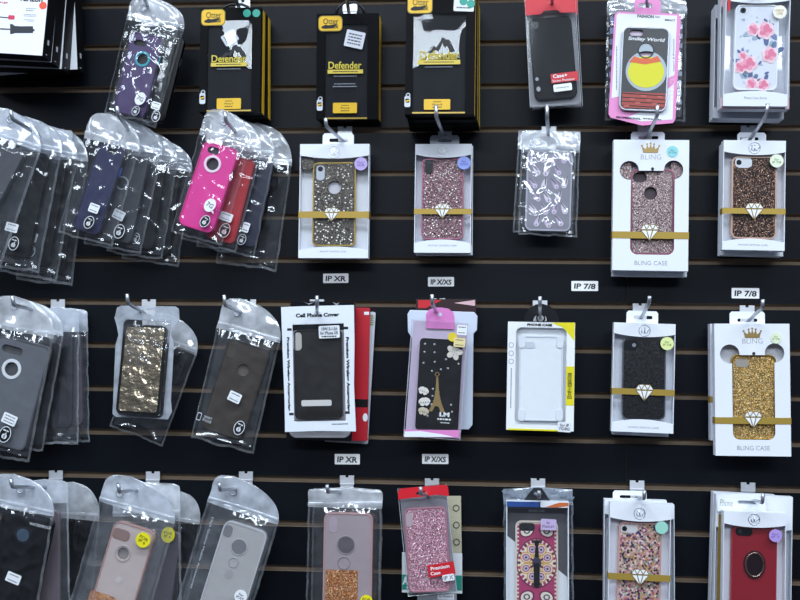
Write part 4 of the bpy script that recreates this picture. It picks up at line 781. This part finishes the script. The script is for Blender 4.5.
Nc = phone_case((652.5, 168.8), (652, 255), 43.5, .056, 'mauve rimmed pink glitter case with round lobes', glitter(PG, 0.00081, 0.31, .34), MAUVE, r=7, th=6, rimw=2.2, holes=[('c', 650.6, 193.3, 6.4), ('p', 640, 177.3, 13.5, 10)], liner=mat('#3a2a33', .5))
part(Nc, 'lobe', glitter(PG, 0.00081, 0.31, .34), plate([(min(x, Nc.F.p(632.6, 0)[0]), y) for x, y in el(*Nc.F.p(629.6, 170.2), 9, None, 40)], [], -3, -.5)); part(Nc, 'lobe', glitter(PG, 0.00081, 0.31, .34), plate([(max(x, Nc.F.p(671.8, 0)[0]), y) for x, y in el(*Nc.F.p(673.4, 169.8), 9, None, 40)], [], -3, -.5))
F = Frame((650.5, 143), (649.5, 276.5), .038); H = F.H
def plain_box(F, W, th, label, bm, band=None):
    N = thing('phone_case_box', label, 'box', F, 'white crown printed boxes'); H = F.H
    part(N, 'carton', bm, plate(rc(0, H/2, W, H), [], -th, 0, .3))
    if band: part(N, 'gold_band', GOLD, plate(rc(-W/2-.1, band, .4, 6), [], -th, 0), plate(rc(0, band, W, 6), [], .05, .2))
    return N
plain_box(F, 73, 11, 'white carton directly behind the mauve glitter box', mat('#d9dde6', .5))
hook(645, 126, 657.5, 105, 'hook through the tab of the mauve glitter box', 11)
N = lobed_box((715, 324.5), (788.5, 322.8), (716.2, 456.2), (790.5, 456), .066, 'white crown printed box with the gold glitter case', (732, 355, 775.5, 440), ((729.8, 354, 9.6), (774.6, 353, 9.6)), (752.2, 333.3, 17, 9), (752.5, 341, 20, 5), (753.5, 448, 32, 4.4), (417.5, 424), (753, 418, 18), (775.8, 338, 5.6, '#e6f0d2', '#8aa05a'), (732, 311, 767.5), (750, 319.8, 20))
Nc = phone_case((753.6, 354.5), (753.8, 440), 44, .06, 'gold glitter case in the lower right crown box', glitter(['#8f6a2c', '#b58d45', '#6d4d1e', '#d9b877', '#a17a38', '#f0dcae'], 0.00099, 0.31, .34), mat('#b08a3c', .25, .8), r=7, th=6, rimw=1.8, cam=(742, 363, 13.5, 8.5, mat('#9c968c', .3)))
plain_box(Frame((745, 324), (746, 441), .036), 69, 12, 'tilted white box peeking out left of the gold glitter box', mat('#d3d7e2', .5), 76)
hook(747, 307, 763, 299.5, 'hook through the tab of the gold glitter box', 8)
# ------------------------------------------------------------------ feather print bag
zip_bag((548, 130), (542, 233), 58, .04, 'rear crumpled clear bag behind the feather print one', .14, 111, 2, 2, 0, 3, 16, 1.2, square=True, zipstrip=False, refl=1.3)
Nb = zip_bag((551, 131), (547.5, 236), 58, .06, 'crumpled clear bag with the feather print case', .15, 112, 2, 2, 0, 4.6, 16, 1.3, square=True, refl=1.4, zipstrip=False)
part(Nb, 'header_film', film(.28, gloss=.06, wr=.3, refl=2.2), (sheet(lambda y: -29, lambda y: 29, 17, 1.6, 1, 113, 30, 1.1, 1.6, 24, 10, .6)), smooth=True)
Nc = phone_case((550, 151), (547.5, 231), 45, .06, 'clear phone case printed with lilac feathers', mat('#8c8b97', .3, coat=.3), mat('#b4b5c2', .25), r=6, th=5.6)
rnd = random.Random(8); S = []; lil = [mat(c, .5) for c in ('#cdbfd6', '#b9a8c8', '#e3dbe8', '#9d8db0')]; dkl = mat('#4a4258', .5)
for j in range(6):
    for i in range(4):
        cx, cy = 534+i*10.6+(j % 2)*4-1+rnd.uniform(-1, 1), 158+j*12.8+rnd.uniform(-1.5, 1.5)
        if cx > 568: continue
        x, y = Nc.F.p(cx, cy); a = rnd.choice((-.45, .35, -.3, .5))
        c, s = math.cos(a), math.sin(a)
        Q = lambda u, v: (x+u*c-v*s, y+u*s+v*c)
        S.append(flat([Q(-1.6, -5.5), Q(-.2, -6), Q(2.4, 0), Q(3.2, 4), Q(1, 6), Q(-2, 5), Q(-2.6, 1)], .1, lil[rnd.randrange(3)]))
        S.append(flat([Q(-1.8, -6), Q(-.6, -6.2), Q(1.8, 1), Q(.8, 1)], .25, dkl)); S.append(flat(el(*Q(.2, 3.2), 1.9, 2.2, 10), .25, lil[2])); S.append(flat(el(*Q(.3, 3.6), 1, 1.2, 8), .3, lil[3]))
part(Nc, 'feather_print', None, *S)
hook(549, 128, 547, 104, 'straight-on hook above the feather print bag', 14)
# ------------------------------------------------------------------ white cover packet
solo('backing_bag', 'pale white-edged packet at the back right of the cover stack', 'package', Frame((354, 311), (346, 444), .012), mat('#c6ccd6', .5), plate(rr(0, 66, 44, 132, 1.5), [], -1.5, 1, .3), bars([(19, 4+i*2.2, 4, 1.6) for i in range(5)], 1.1, mat('#8b8f6a', .5)))
N = thing('phone_case_packet', 'red and black packet behind the white cover packet', 'package', Frame((347, 307), (344, 440), .026)); part(N, 'sleeve', mat('#b81b2a', .35), plate(rr(0, 67, 47, 133, 1.5), [], -2, 1, .3)); part(N, 'black_print', BLACK, flat(rc(0, 96, 46.6, 8), 1.1), flat(rc(-14, 67, 18, 132), 1.1))
part(N, 'white_print', WHITE, flat(el(21, 110, 2.5, 4), 1.15), bars([(20, 6, 5, 3)], 1.15))
N = thing('phone_case_packet', 'glossy black packet just behind the white cover packet', 'package', Frame((323, 301), (319, 442), .042)); part(N, 'sleeve', mat('#101116', .15), plate(rr(0, 70, 66, 139, 2), [], -2, 1.4, .4)); part(N, 'painted_glints', mat('#e5e8ef', .1, .6), flat([(-20, 1), (-14, 4), (-8, 1.5), (-15, 3)], 1.6), flat([(10, 1), (14, 4.5), (17, 1), (14, 2.5)], 1.6))  # highlights on the glossy sleeve are painted on as small pale shapes
phone_case((319.5, 330), (319.5, 438), 62, .052, 'white phone case sticking out under the white cover packet', mat('#d6d5da', .4), r=7, th=6)
F = Frame((317.5, 306), (320, 431), .072); N = thing('phone_case_packet', 'white printed cover packet holding the black brown case', 'package', F); H = F.H; P = F.p
ol = [P(*a) for a in ((281, 307), (300, 306.3), (354, 305), (354.5, 340), (354, 385), (356, 431.5), (320, 431), (285, 432), (284.5, 400), (282.5, 350))]
part(N, 'white_sleeve', mat('#e6ecf4', .35, coat=.3), plate(ol, [rc(*P(319, 372.5), 52, 97)], -.8, .2, .2))
part(N, 'film', film(.012, gloss=.05, wr=.02), tuple([[(x, y+17, w) for x, y, w in sheet(lambda y: -26, lambda y: 26, 98, 4.4, 1, 121, -30, .7, 4.4, 24, 40, 1)[0]], sheet(lambda y: -26, lambda y: 26, 98, 4.4, 1, 121, -30, .7, 4.4, 24, 40, 1)[1], None]), smooth=True)
each(N, 'lettering', INK, text('Cell Phone Cover', *P(317.5, 315), 44, 4, .4, bold=.05), text('Premium Wireless Accessories', *P(348.2, 374), 74, 3, .4, bold=.06, rot=PI/2), text('Premium Wireless Accessories', *P(288.8, 374), 74, 2.6, .4, bold=.06, rot=PI/2),
     flat(rc(*P(346, 328), 4.5, 2.6), .35), flat(rc(*P(347.5, 412.5), 4.5, 2.6), .35), flat(rc(*P(289.5, 329.5), 4.5, 2.4), .35), flat(rc(*P(291.5, 414), 4.5, 2.4), .35), bars([(*P(340, 424), 16, 1)], .35))
Nc = phone_case((317.5, 329.5), (318.8, 419), 48, .07, 'black brown case with white camera slot in the cover packet', mat('#1c1918', .4, 0, .3), mat('#141111', .4, 0, .3), r=5, th=6, cam=(297.5, 341.5, 8.5, 18, mat('#b9b5b0', .4)))
part(Nc, 'stand_slot', mat('#d5d3d2', .4), plate(rr(*Nc.F.p(316.5, 403), 30.5, 6, 1.6), [], -.3, .4))
q = sticker_rect(N, 330, 332, 21, 12.5, 5.4, 0, '#e6eaf1', rot=-.02); part(q, 'lettering', INK, text('10W13-1-5A\nfor iPhone XR', *P(330, 331), 18, 7.4, 5.7, bold=.02), bars([(*P(330, 336.5), 15, 1.2)], 5.7))
hook(317, 301, 317, 296, 'hook above the white cover packet', 9)
# ------------------------------------------------------------------ tower charm case
N = thing('phone_case_packet', 'dark red printed card behind the tower charm box', 'package', Frame((446, 299), (446, 330), .02)); part(N, 'card', mat('#2a0e14', .4), plate(rc(0, 15, 60, 30), [], -1, 0)); each(N, 'print', RED, flat([(-28, 1), (-4, 1), (-20, 9), (-28, 9)], .15), flat([(8, 4), (29, 1), (29, 7)], .15, mat('#d9b3b8', .5)))
F = Frame((443, 309), (437, 430), .035); N = thing('frosted_pouch', 'bluish white frosted pouch behind the tower charm box', 'bag', F); P = F.p
part(N, 'pouch', mat('#cdd6e6', .4), plate([P(*a) for a in ((410, 310), (474, 312), (477.5, 316), (477, 330), (473.5, 334), (472.5, 425), (468.5, 429.5), (410, 428), (412, 338), (408, 332), (407.5, 314))], [], -2, 1, .6))
Nb, F, W, H = clear_box((411.5, 320.5), (468.5, 322.5), (403.8, 437.5), (459.8, 438.2), .085, 'clear acrylic box with pink tab holding the tower charm case', 12, hz=.02)
P = F.p
part(Nb, 'pink_tab', mat('#d77fc0', .4), plate([P(425.5, 328), P(425.3, 314), P(428, 309.5), P(434, 307.2), P(441, 307), P(448, 308.2), P(453, 312), P(454.3, 317), P(454, 329)], [el(*P(439.5, 314.2), 2, None, 12)], -10, -9.2))
part(Nb, 'backing_sheet', mat('#c9b9d2', .5), plate(rc(0, H/2, W-1.5, H-1), [], -11.6, -11.2))
part(Nb, 'pink_footer', mat('#dd86c3', .4), flat([P(404.6, 429.5), P(436, 430), P(459.5, 430), P(459.2, 437.5), P(404.2, 437)], .15)); part(Nb, 'footer_print', WHITE, flat([P(404.5, 431.5), P(420, 431), P(440, 434), P(454, 437), P(404.2, 436.9)], .35))
sticker_rect(Nb, 462, 330, 10, 10, .5, 2); sticker_rect(Nb, 459.5, 342.5, 11.5, 9, .6, 2, '#e8d79a'); sticker_round(Nb, 452.5, 337, 4.6, .3, '#e2cc3a')
Nc = phone_case((441.5, 339), (436.3, 431), 43, .079, 'black case with gold tower charm and white butterflies', mat('#07080a', .3, 0, .3), mat('#060709', .3, 0, .3), r=4, th=6)
P = Nc.F.p; gm = mat('#b79a63', .3, .6)
tw = []
def tp(x, y): return P(x, y)
tw.append(flat([tp(436.4, 377), tp(438.2, 377), tp(439, 392), tp(441, 402), tp(444.8, 412), tp(440.6, 412), tp(438.5, 406.5), tp(435, 406), tp(432, 411.5), tp(428.6, 411), tp(433.6, 401), tp(435.6, 391)], .6))
tw += [flat(rc(*tp(437.2, 392), 5, 1), .8), flat(rc(*tp(437.1, 401), 8.6, 1.1), .8), ring(*tp(437.2, 374.4), .8, 1.9, .5)]
part(Nc, 'tower_charm', gm, *tw)
wm = mat('#e7e2dc', .3)
def fly(cx, cy, k, rot, m=wm):
    x, y = P(cx, cy); S = []
    for sg in (-1, 1):
        for a, rx, ry, off in ((-.6, 3.6, 2.2, -1.6), (.7, 2.5, 1.7, 1.7)):
            t = rot + sg*0; ux, uy = sg*2.6*k, off*k
            S.append(plate(el(x+ux*math.cos(rot)-uy*math.sin(rot), y+ux*math.sin(rot)+uy*math.cos(rot), rx*k, ry*k, 12, rot+sg*(-a)), [], .1, .9, .2))
    S.append(plate(el(x, y, .6*k, 3*k, 8, rot), [], .1, 1.2)); part(Nc, 'butterfly_charm', m, *S)
fly(423.5, 391, .95, .3); fly(424.5, 402, 1.05, -.15); fly(423.5, 411.5, .95, .2, mat('#cfc2ac', .3))
x, y = P(454.5, 352); part(Nc, 'flower_charm', mat('#ded6cc', .3), *[plate(el(x+4.6*math.cos(k*1.257), y+4.6*math.sin(k*1.257), 4, 3, 12, k*1.257), [], .1, .9, .3) for k in range(5)]); 
part(Nc, 'rhinestones', mat('#e8eaf0', .1, .6), gems([P(*a) for a in ((425, 344), (434.5, 344.5), (424.5, 352), (434.5, 352.5), (434.7, 362), (423.5, 363), (432, 371), (446, 359.5), (448, 368.5), (441, 369.5), (458.5, 364), (432.5, 396), (433, 389), (452, 412), (451, 405), (427.5, 416), (431.5, 404.5))] + [(x, y)], 1.25, .1))
part(Nc, 'brand_patch', mat('#08090b', .3), plate(el(*P(445, 418), 10, 7), [], .1, .4)); part(Nc, 'lettering', mat('#e8eaee', .5), text('I.M', *P(444.5, 414.5), 10, 4.6, .6, bold=.05), bars([(*P(444.5, 419.3), 14, 1.6), (*P(445, 422.8), 9, .8)], .6))
hook(438, 300, 432, 294.5, 'hook through the pink tab of the tower charm box', 9)
# ------------------------------------------------------------------ yellow cornered card box
F = Frame((541.5, 321.5), (539.8, 430.5), .06); N = thing('phone_case_box', 'white and yellow card box with a clear bumper case', 'box', F); H = F.H; P = F.p; W = 67
win = rr(*P(540.7, 376), 50.5, 97, 6)
part(N, 'carton', mat('#1b1c20', .5), plate(rc(0, H/2, W, H), [], -10, -9.4), plate(rc(-W/2+.3, H/2, .6, H), [], -9.4, -.5), plate(rc(W/2-.3, H/2, .6, H), [], -9.4, -.5), plate(rc(0, .3, W-1.2, .6), [], -9.4, -.5), plate(rc(0, H-.3, W-1.2, .6), [], -9.4, -.5))
part(N, 'front_card', mat('#eef1f5', .4), plate(rc(0, H/2+.4, W, H-.6), [win], -.5, 0)); part(N, 'inner_card', mat('#eef2f7', .5), plate(rc(0, H/2, W-1.4, H-1.4), [], -5.7, -5.2))
ym = mat('#e8d916', .4)
each(N, 'yellow_print', ym, flat([P(551, 322.6), P(574.9, 322.6), P(574.4, 341), P(566, 331), P(562.5, 327.3)], .1), flat(rc(*P(570, 386), 8, 39), .1), flat(rc(*P(533, 429.8), 50, 1.6), .1))
each(N, 'lettering', INK, text('PHONE CASE', *P(539.7, 324.9), 25, 2.6, .2, bold=.06), text('原\n装\n正\n品', *P(569.6, 386), 4.8, 26, .3, bold=.01), bars([(*P(511, 388), 40, 1)], .2, GREYINK, rot=PI/2))
for i in range(3): part(N, 'line_icon', GREYINK, flat(el(*P(511.2, 345+8.2*i), 2.6), .15, holes=[el(*P(511.2, 345+8.2*i), 2.1)]))
V = [(-25.5, 6.5, .2), (25.5, 6.5, .2), (25.5, 103.5, .2), (-25.5, 103.5, .2)]; part(N, 'window', film(.05, gloss=.06, wr=0), (V, [(0, 3, 2, 1)], None))
part(N, 'hang_loop', mat('#15161a', .25), plate([P(524, 322), P(525, 315), P(529.5, 308), P(536, 304), P(543, 303.4), P(550, 305.5), P(556, 310.5), P(559, 317), P(559.6, 322)], [[P(533, 321), P(535, 316.5), P(540, 313.8), P(546, 316), P(548.5, 321)]], -9, -8.2), ring(*P(541, 318), -8, 4, .8))
q = sticker_rect(N, 564.3, 427, 13.5, 10, .5, 0, '#e4e8ee', rot=.05); part(q, 'lettering', INK, text('for iP\n7G/8G', *P(564.3, 427), 10.5, 6.4, .8, rot=.05, bold=.01))
Nc = phone_case((541.3, 336), (540.2, 421), 44, .0575, 'clear bumper case in the yellow cornered box', mat('#eff3f8', .25, coat=.5), mat('#dde3ec', .15), r=7, th=3, cam=(530, 345, 11, 7, mat('#ccd2dc', .3)))
part(Nc, 'corner_guard', mat('#e9eef5', .2), *[plate(rr(*Nc.F.p(*a), 7, 12, 3), [], .1, .9, .3) for a in ((522, 342), (560, 342), (521.5, 415), (559.5, 415))])
hook(540, 302, 540, 296.5, 'hook above the yellow cornered card box', 9)
# ------------------------------------------------------------------ premium pink glitter box
N = thing('card_pack', 'white and green card peeking out behind the pink glitter case', 'package', Frame((432, 553), (432, 594), .03)); part(N, 'card', mat('#e4e8ec', .45), plate(rc(0, 20, 61, 40), [], -2, 0)); part(N, 'green_print', mat('#2c9180', .45), flat(rc(0, 29.5, 60.6, 15), .12)); each(N, 'lettering', WHITE, text('A', -27, 28, 6, 8, .3, bold=.05), bars([(12, 34, 26, 1.6), (-20, 35, 12, 1.2)], .3))
solo('backing_card', 'cream patterned card behind the right of the pink glitter box', 'card', Frame((452, 496), (453, 564), .022), mat('#b8b39a', .5), plate(rc(0, 34, 18, 68), [], -1.2, 0), *[ring(4, 12+i*17, .2, 3, .5, mat('#55564e', .5)) for i in range(3)])
solo('phone_case_packet', 'packet below the pink glitter box at the bottom edge', 'package', Frame((437, 593), (437, 625), .06), mat('#8f939c', .5), plate(rr(0, 16, 40, 32, 2), [], -2, 0, .3), flat(rc(9, 3.4, 17, 6), .2, WHITE), text('for iPhone X', 9, 3.2, 14, 2, .4, INK))
Nb, F, W, H = clear_box((397.5, 489), (446, 485), (407.5, 596), (457.5, 592.5), .085, 'red headed clear box with the pink glitter case, bottom row', 10, hz=.02); P = F.p
part(Nb, 'backing_sheet', mat('#8f8f98', .5), plate(rc(0, H/2+4, W-1.2, H-9), [], -9.8, -9.4))
part(Nb, 'red_header', mat('#d4222f', .35), plate([P(*a) for a in ((398.3, 499.5), (398, 491), (401, 488.5), (421, 486.6), (445, 484.6), (448, 486.5), (449, 496), (437, 494.6), (425, 496.4), (411, 497.8))], [rr(*P(421, 493), 10, 3, 1.4, 4, -.06)], .1, .6), label='red card header')
Nc = phone_case((425, 507.5), (430, 592), 43, .078, 'pink glitter case in the red headed box', glitter(['#d08ca4', '#eab4c4', '#a8647e', '#f8e0e6', '#dfa0b4', '#94586e'], 0.00099, 0.31, .34), mat('#b9808f', .35, .2), r=6, th=6, rimw=1.8, cam=(408.8, 520, 8, 14, mat('#b9a5ae', .4)))
part(Nb, 'red_label', mat('#cc2230', .4), plate(rc(*P(441.5, 569.5), 27, 12.5, -.08), [], .2, .5)); each(Nb, 'lettering', mat('#f2f3f5', .5), text('Premium', *P(440, 567.2), 19, 3.6, .7, rot=-.08, bold=.02), text('Case', *P(435.5, 573), 10, 3.4, .7, rot=-.08, bold=.02)); sticker_rect(Nb, 448.5, 577.5, 12, 6.6, .7, 0, '#e8ebf0', -.08, 'IP X')
hook(432, 480, 420.5, 487, 'hook through the header of the red headed pink glitter box', 7)
# ------------------------------------------------------------------ mandala case
Nb = zip_bag((538, 487), (539, 622), 70, .03, 'silver floral patterned bag behind the mandala box', .35, 131, 2, 2, 0, 2.4, 12, .9, square=True, zipstrip=False, milk='#bcc6d4', refl=1.5)
S = []; rnd = random.Random(3)
for i in range(9):
    cx, cy = Nb.F.p(506+i*8, 494+(i % 3)*3); S += [flat(el(cx+3*math.cos(a), cy+3*math.sin(a), 2.6, 1, 10, a), 2.6) for a in (-2.4, -1.57, -.7)]
part(Nb, 'floral_print', mat('#7c8796', .4), *S)
F = Frame((537.5, 501.5), (537.5, 622), .065); N = thing('phone_case_box', 'grey and white window box with the mandala case', 'box', F); H = F.H; P = F.p; W = 63
part(N, 'carton', mat('#dfe4ec', .45), plate(rc(0, H/2, W, H), [], -11, -10.2), plate(rc(-W/2+.5, H/2, 1, H), [], -10.2, .2), plate(rc(W/2-.5, H/2, 1, H), [], -10.2, .2), plate(rc(0, .4, W-2, .8), [], -10.2, .2))
part(N, 'back_print', mat('#55555c', .5), plate(rc(0, H/2+2, W-2.4, H-6), [], -10.2, -9.8)); part(N, 'white_print', mat('#e6eaf0', .5), flat([P(507, 537), P(536, 560), P(536, 622), P(507, 622)], -9.6), flat([P(569, 580), P(558, 571), P(558, 622), P(569, 622)], -9.6))
part(N, 'top_print', None, flat(rc(-14, 3, 34, 5.4), .4, mat('#2a4a8c', .4)), flat(rc(16, 3, 28, 5.4), .4, mat('#e4e7ec', .4)), flat([(8, 5.4), (22, .6), (31, .6), (31, 4), (20, 5.6)], .5, mat('#c8693a', .4)), flat(rc(0, 7, W-2, 2.6), .35, mat('#1c1d22', .4)))
V = [(-W/2+1, 8, .1), (W/2-1, 8, .1), (W/2-1, H, .1), (-W/2+1, H, .1)]; part(N, 'window', film(.012, gloss=.05, wr=0), (V, [(0, 3, 2, 1)], None))
part(N, 'lettering', mat('#e2e5ea', .5), text('PHONE CASE', *P(537, 512), 16, 2.2, -9.5, bold=.04))
part(N, 'hang_loop', mat('#23252b', .3), plate([P(523, 503), P(530, 493.5), P(534, 489), P(542, 489), P(545, 493), P(551, 503)], [rr(*P(538, 495), 8, 3, 1.4)], -10, -9))
Nc = phone_case((536.7, 521), (536.7, 622), 43, .055, 'pink and gold mandala printed case', mat('#c9b9a8', .45), mat('#d9cfc2', .4), r=6, th=6, cam=(527, 527, 16, 8, mat('#22232a', .3)))
P = Nc.F.p; cx, cy = P(536.7, 563); S = []
mg, wn, gd, cr_, nv = (mat(c, .5) for c in ('#a83a66', '#6d2440', '#c99a3e', '#e3d9cc', '#3a3550'))
S.append(flat(rc(cx, cy+8, 39, 94), .05, mg))
for i in range(24): S.append(flat(rc(cx-19, cy-38+i*4, 2.2, 1.6), .12, cr_)); S.append(flat(rc(cx+19, cy-38+i*4, 2.2, 1.6), .12, cr_))
for sx in (-1, 1):
    for yy in (-32, 34):
        S += [flat(el(cx+sx*10, cy+yy, 8, 6.5, 20, sx*.5), .12, wn), flat(el(cx+sx*10, cy+yy, 6.4, 5, 20, sx*.5), .16, cr_), flat(el(cx+sx*10, cy+yy, 3.4, 3, 16), .2, nv), flat(el(cx+sx*10, cy+yy, 2, 1.8, 14), .24, cr_)]
S.append(flat(el(cx, cy, 20.5, 25, 40), .2, wn)); S.append(flat(el(cx, cy, 19.4, 23.6, 40), .24, cr_))
for k in range(28): a = k*2*PI/28; S.append(flat(el(cx+18*math.cos(a), cy+22*math.sin(a), 2, 1.5, 10, a), .28, mg if k % 2 else wn))
for k in range(8):
    a = (k+.5)*PI/4; x, y = cx+11.6*math.cos(a), cy+14.5*math.sin(a); e = .32+.005*k
    S += [flat(el(x, y, 6, 5.6, 20, a), e, gd), flat(el(x, y, 4.9, 4.5, 20, a), e+.05, cr_), flat(el(x, y, 3.9, 3.5, 20, a), e+.1, mg), flat(el(x, y, 2.9, 2.6, 16, a), e+.15, mat('#b9b0c4', .5)), flat(el(x, y, 1.2, 1.1, 10), e+.2, nv)]
for k in range(12): a = k*PI/6; S.append(flat(el(cx+5*math.cos(a), cy+6.5*math.sin(a), 3, 1.2, 10, a), .5, wn if k % 2 else gd))
S += [flat(el(cx, cy, 4.5, 6), .56, nv)]
part(Nc, 'mandala_print', None, *S)
part(Nc, 'band_slot', mat('#17181c', .3), plate(rr(*P(536.7, 575), 6, 25, 2), [], .5, 1.1, .2), plate([P(533.5, 540), P(540, 540), P(538, 547), P(539, 557), P(534.5, 557), P(535.5, 547)], [], .5, 1.1))
q = sticker_rect(N, 548.5, 524.5, 15.5, 11, .6, 0, '#c9b4dd', .04); part(q, 'lettering', mat('#3a2f55', .5), text('for\niPhone 6/7', *N.F.p(548.3, 524.5), 12, 6.5, .9, rot=.04))
hook(538, 480, 539, 491, 'hook at the black hang loop of the mandala box', 6)
# ------------------------------------------------------------------ light: ceiling troffers of the shop
def lamp(x, y, z, sx, sy, e, rot=0, col=(.81, .905, 1)):
    L = bpy.data.lights.new('ceiling_light', 'AREA'); L.shape = 'RECTANGLE'; L.size = sx; L.size_y = sy; L.energy = e; L.color = col
    o = bpy.data.objects.new('ceiling_light', L); o.location = (x, y, z); o.rotation_euler = (0, 0, rot); C.objects.link(o)
lamp(-.6, -3.7, 3.05, 1.5, .9, 100); lamp(1.3, -3.7, 3.05, 1.5, .9, 86); lamp(-.55, -1.3, 3.05, 1.4, .5, 38); lamp(1.2, -1.3, 3.05, 1.4, .5, 38); lamp(-2.4, -2.2, 3.05, .6, 1.4, 34)
W = bpy.data.worlds.new('shop'); bpy.context.scene.world = W; W.use_nodes = True
n, l = W.node_tree.nodes, W.node_tree.links; bg = n['Background']
tc = n.new('ShaderNodeTexCoord'); sx = n.new('ShaderNodeSeparateXYZ'); l.new(tc.outputs['Generated'], sx.inputs[0])
mr = n.new('ShaderNodeMapRange'); mr.inputs[1].default_value = -.35; mr.inputs[2].default_value = .6; l.new(sx.outputs['Z'], mr.inputs[0])
cr = n.new('ShaderNodeValToRGB'); cr.color_ramp.elements[0].color = (.03, .034, .045, 1); cr.color_ramp.elements[1].color = (.26, .31, .4, 1); l.new(mr.outputs[0], cr.inputs[0])
l.new(cr.outputs[0], bg.inputs[0]); bg.inputs[1].default_value = 1.0
sc = bpy.context.scene
sc.view_settings.view_transform = 'Standard'; sc.view_settings.look = 'None'; sc.view_settings.gamma = 1; sc.view_settings.exposure = -.12
try: sc.view_settings.use_curve_mapping = False
except Exception: pass
sc.cycles.transparent_max_bounces = 48; sc.cycles.max_bounces = 16
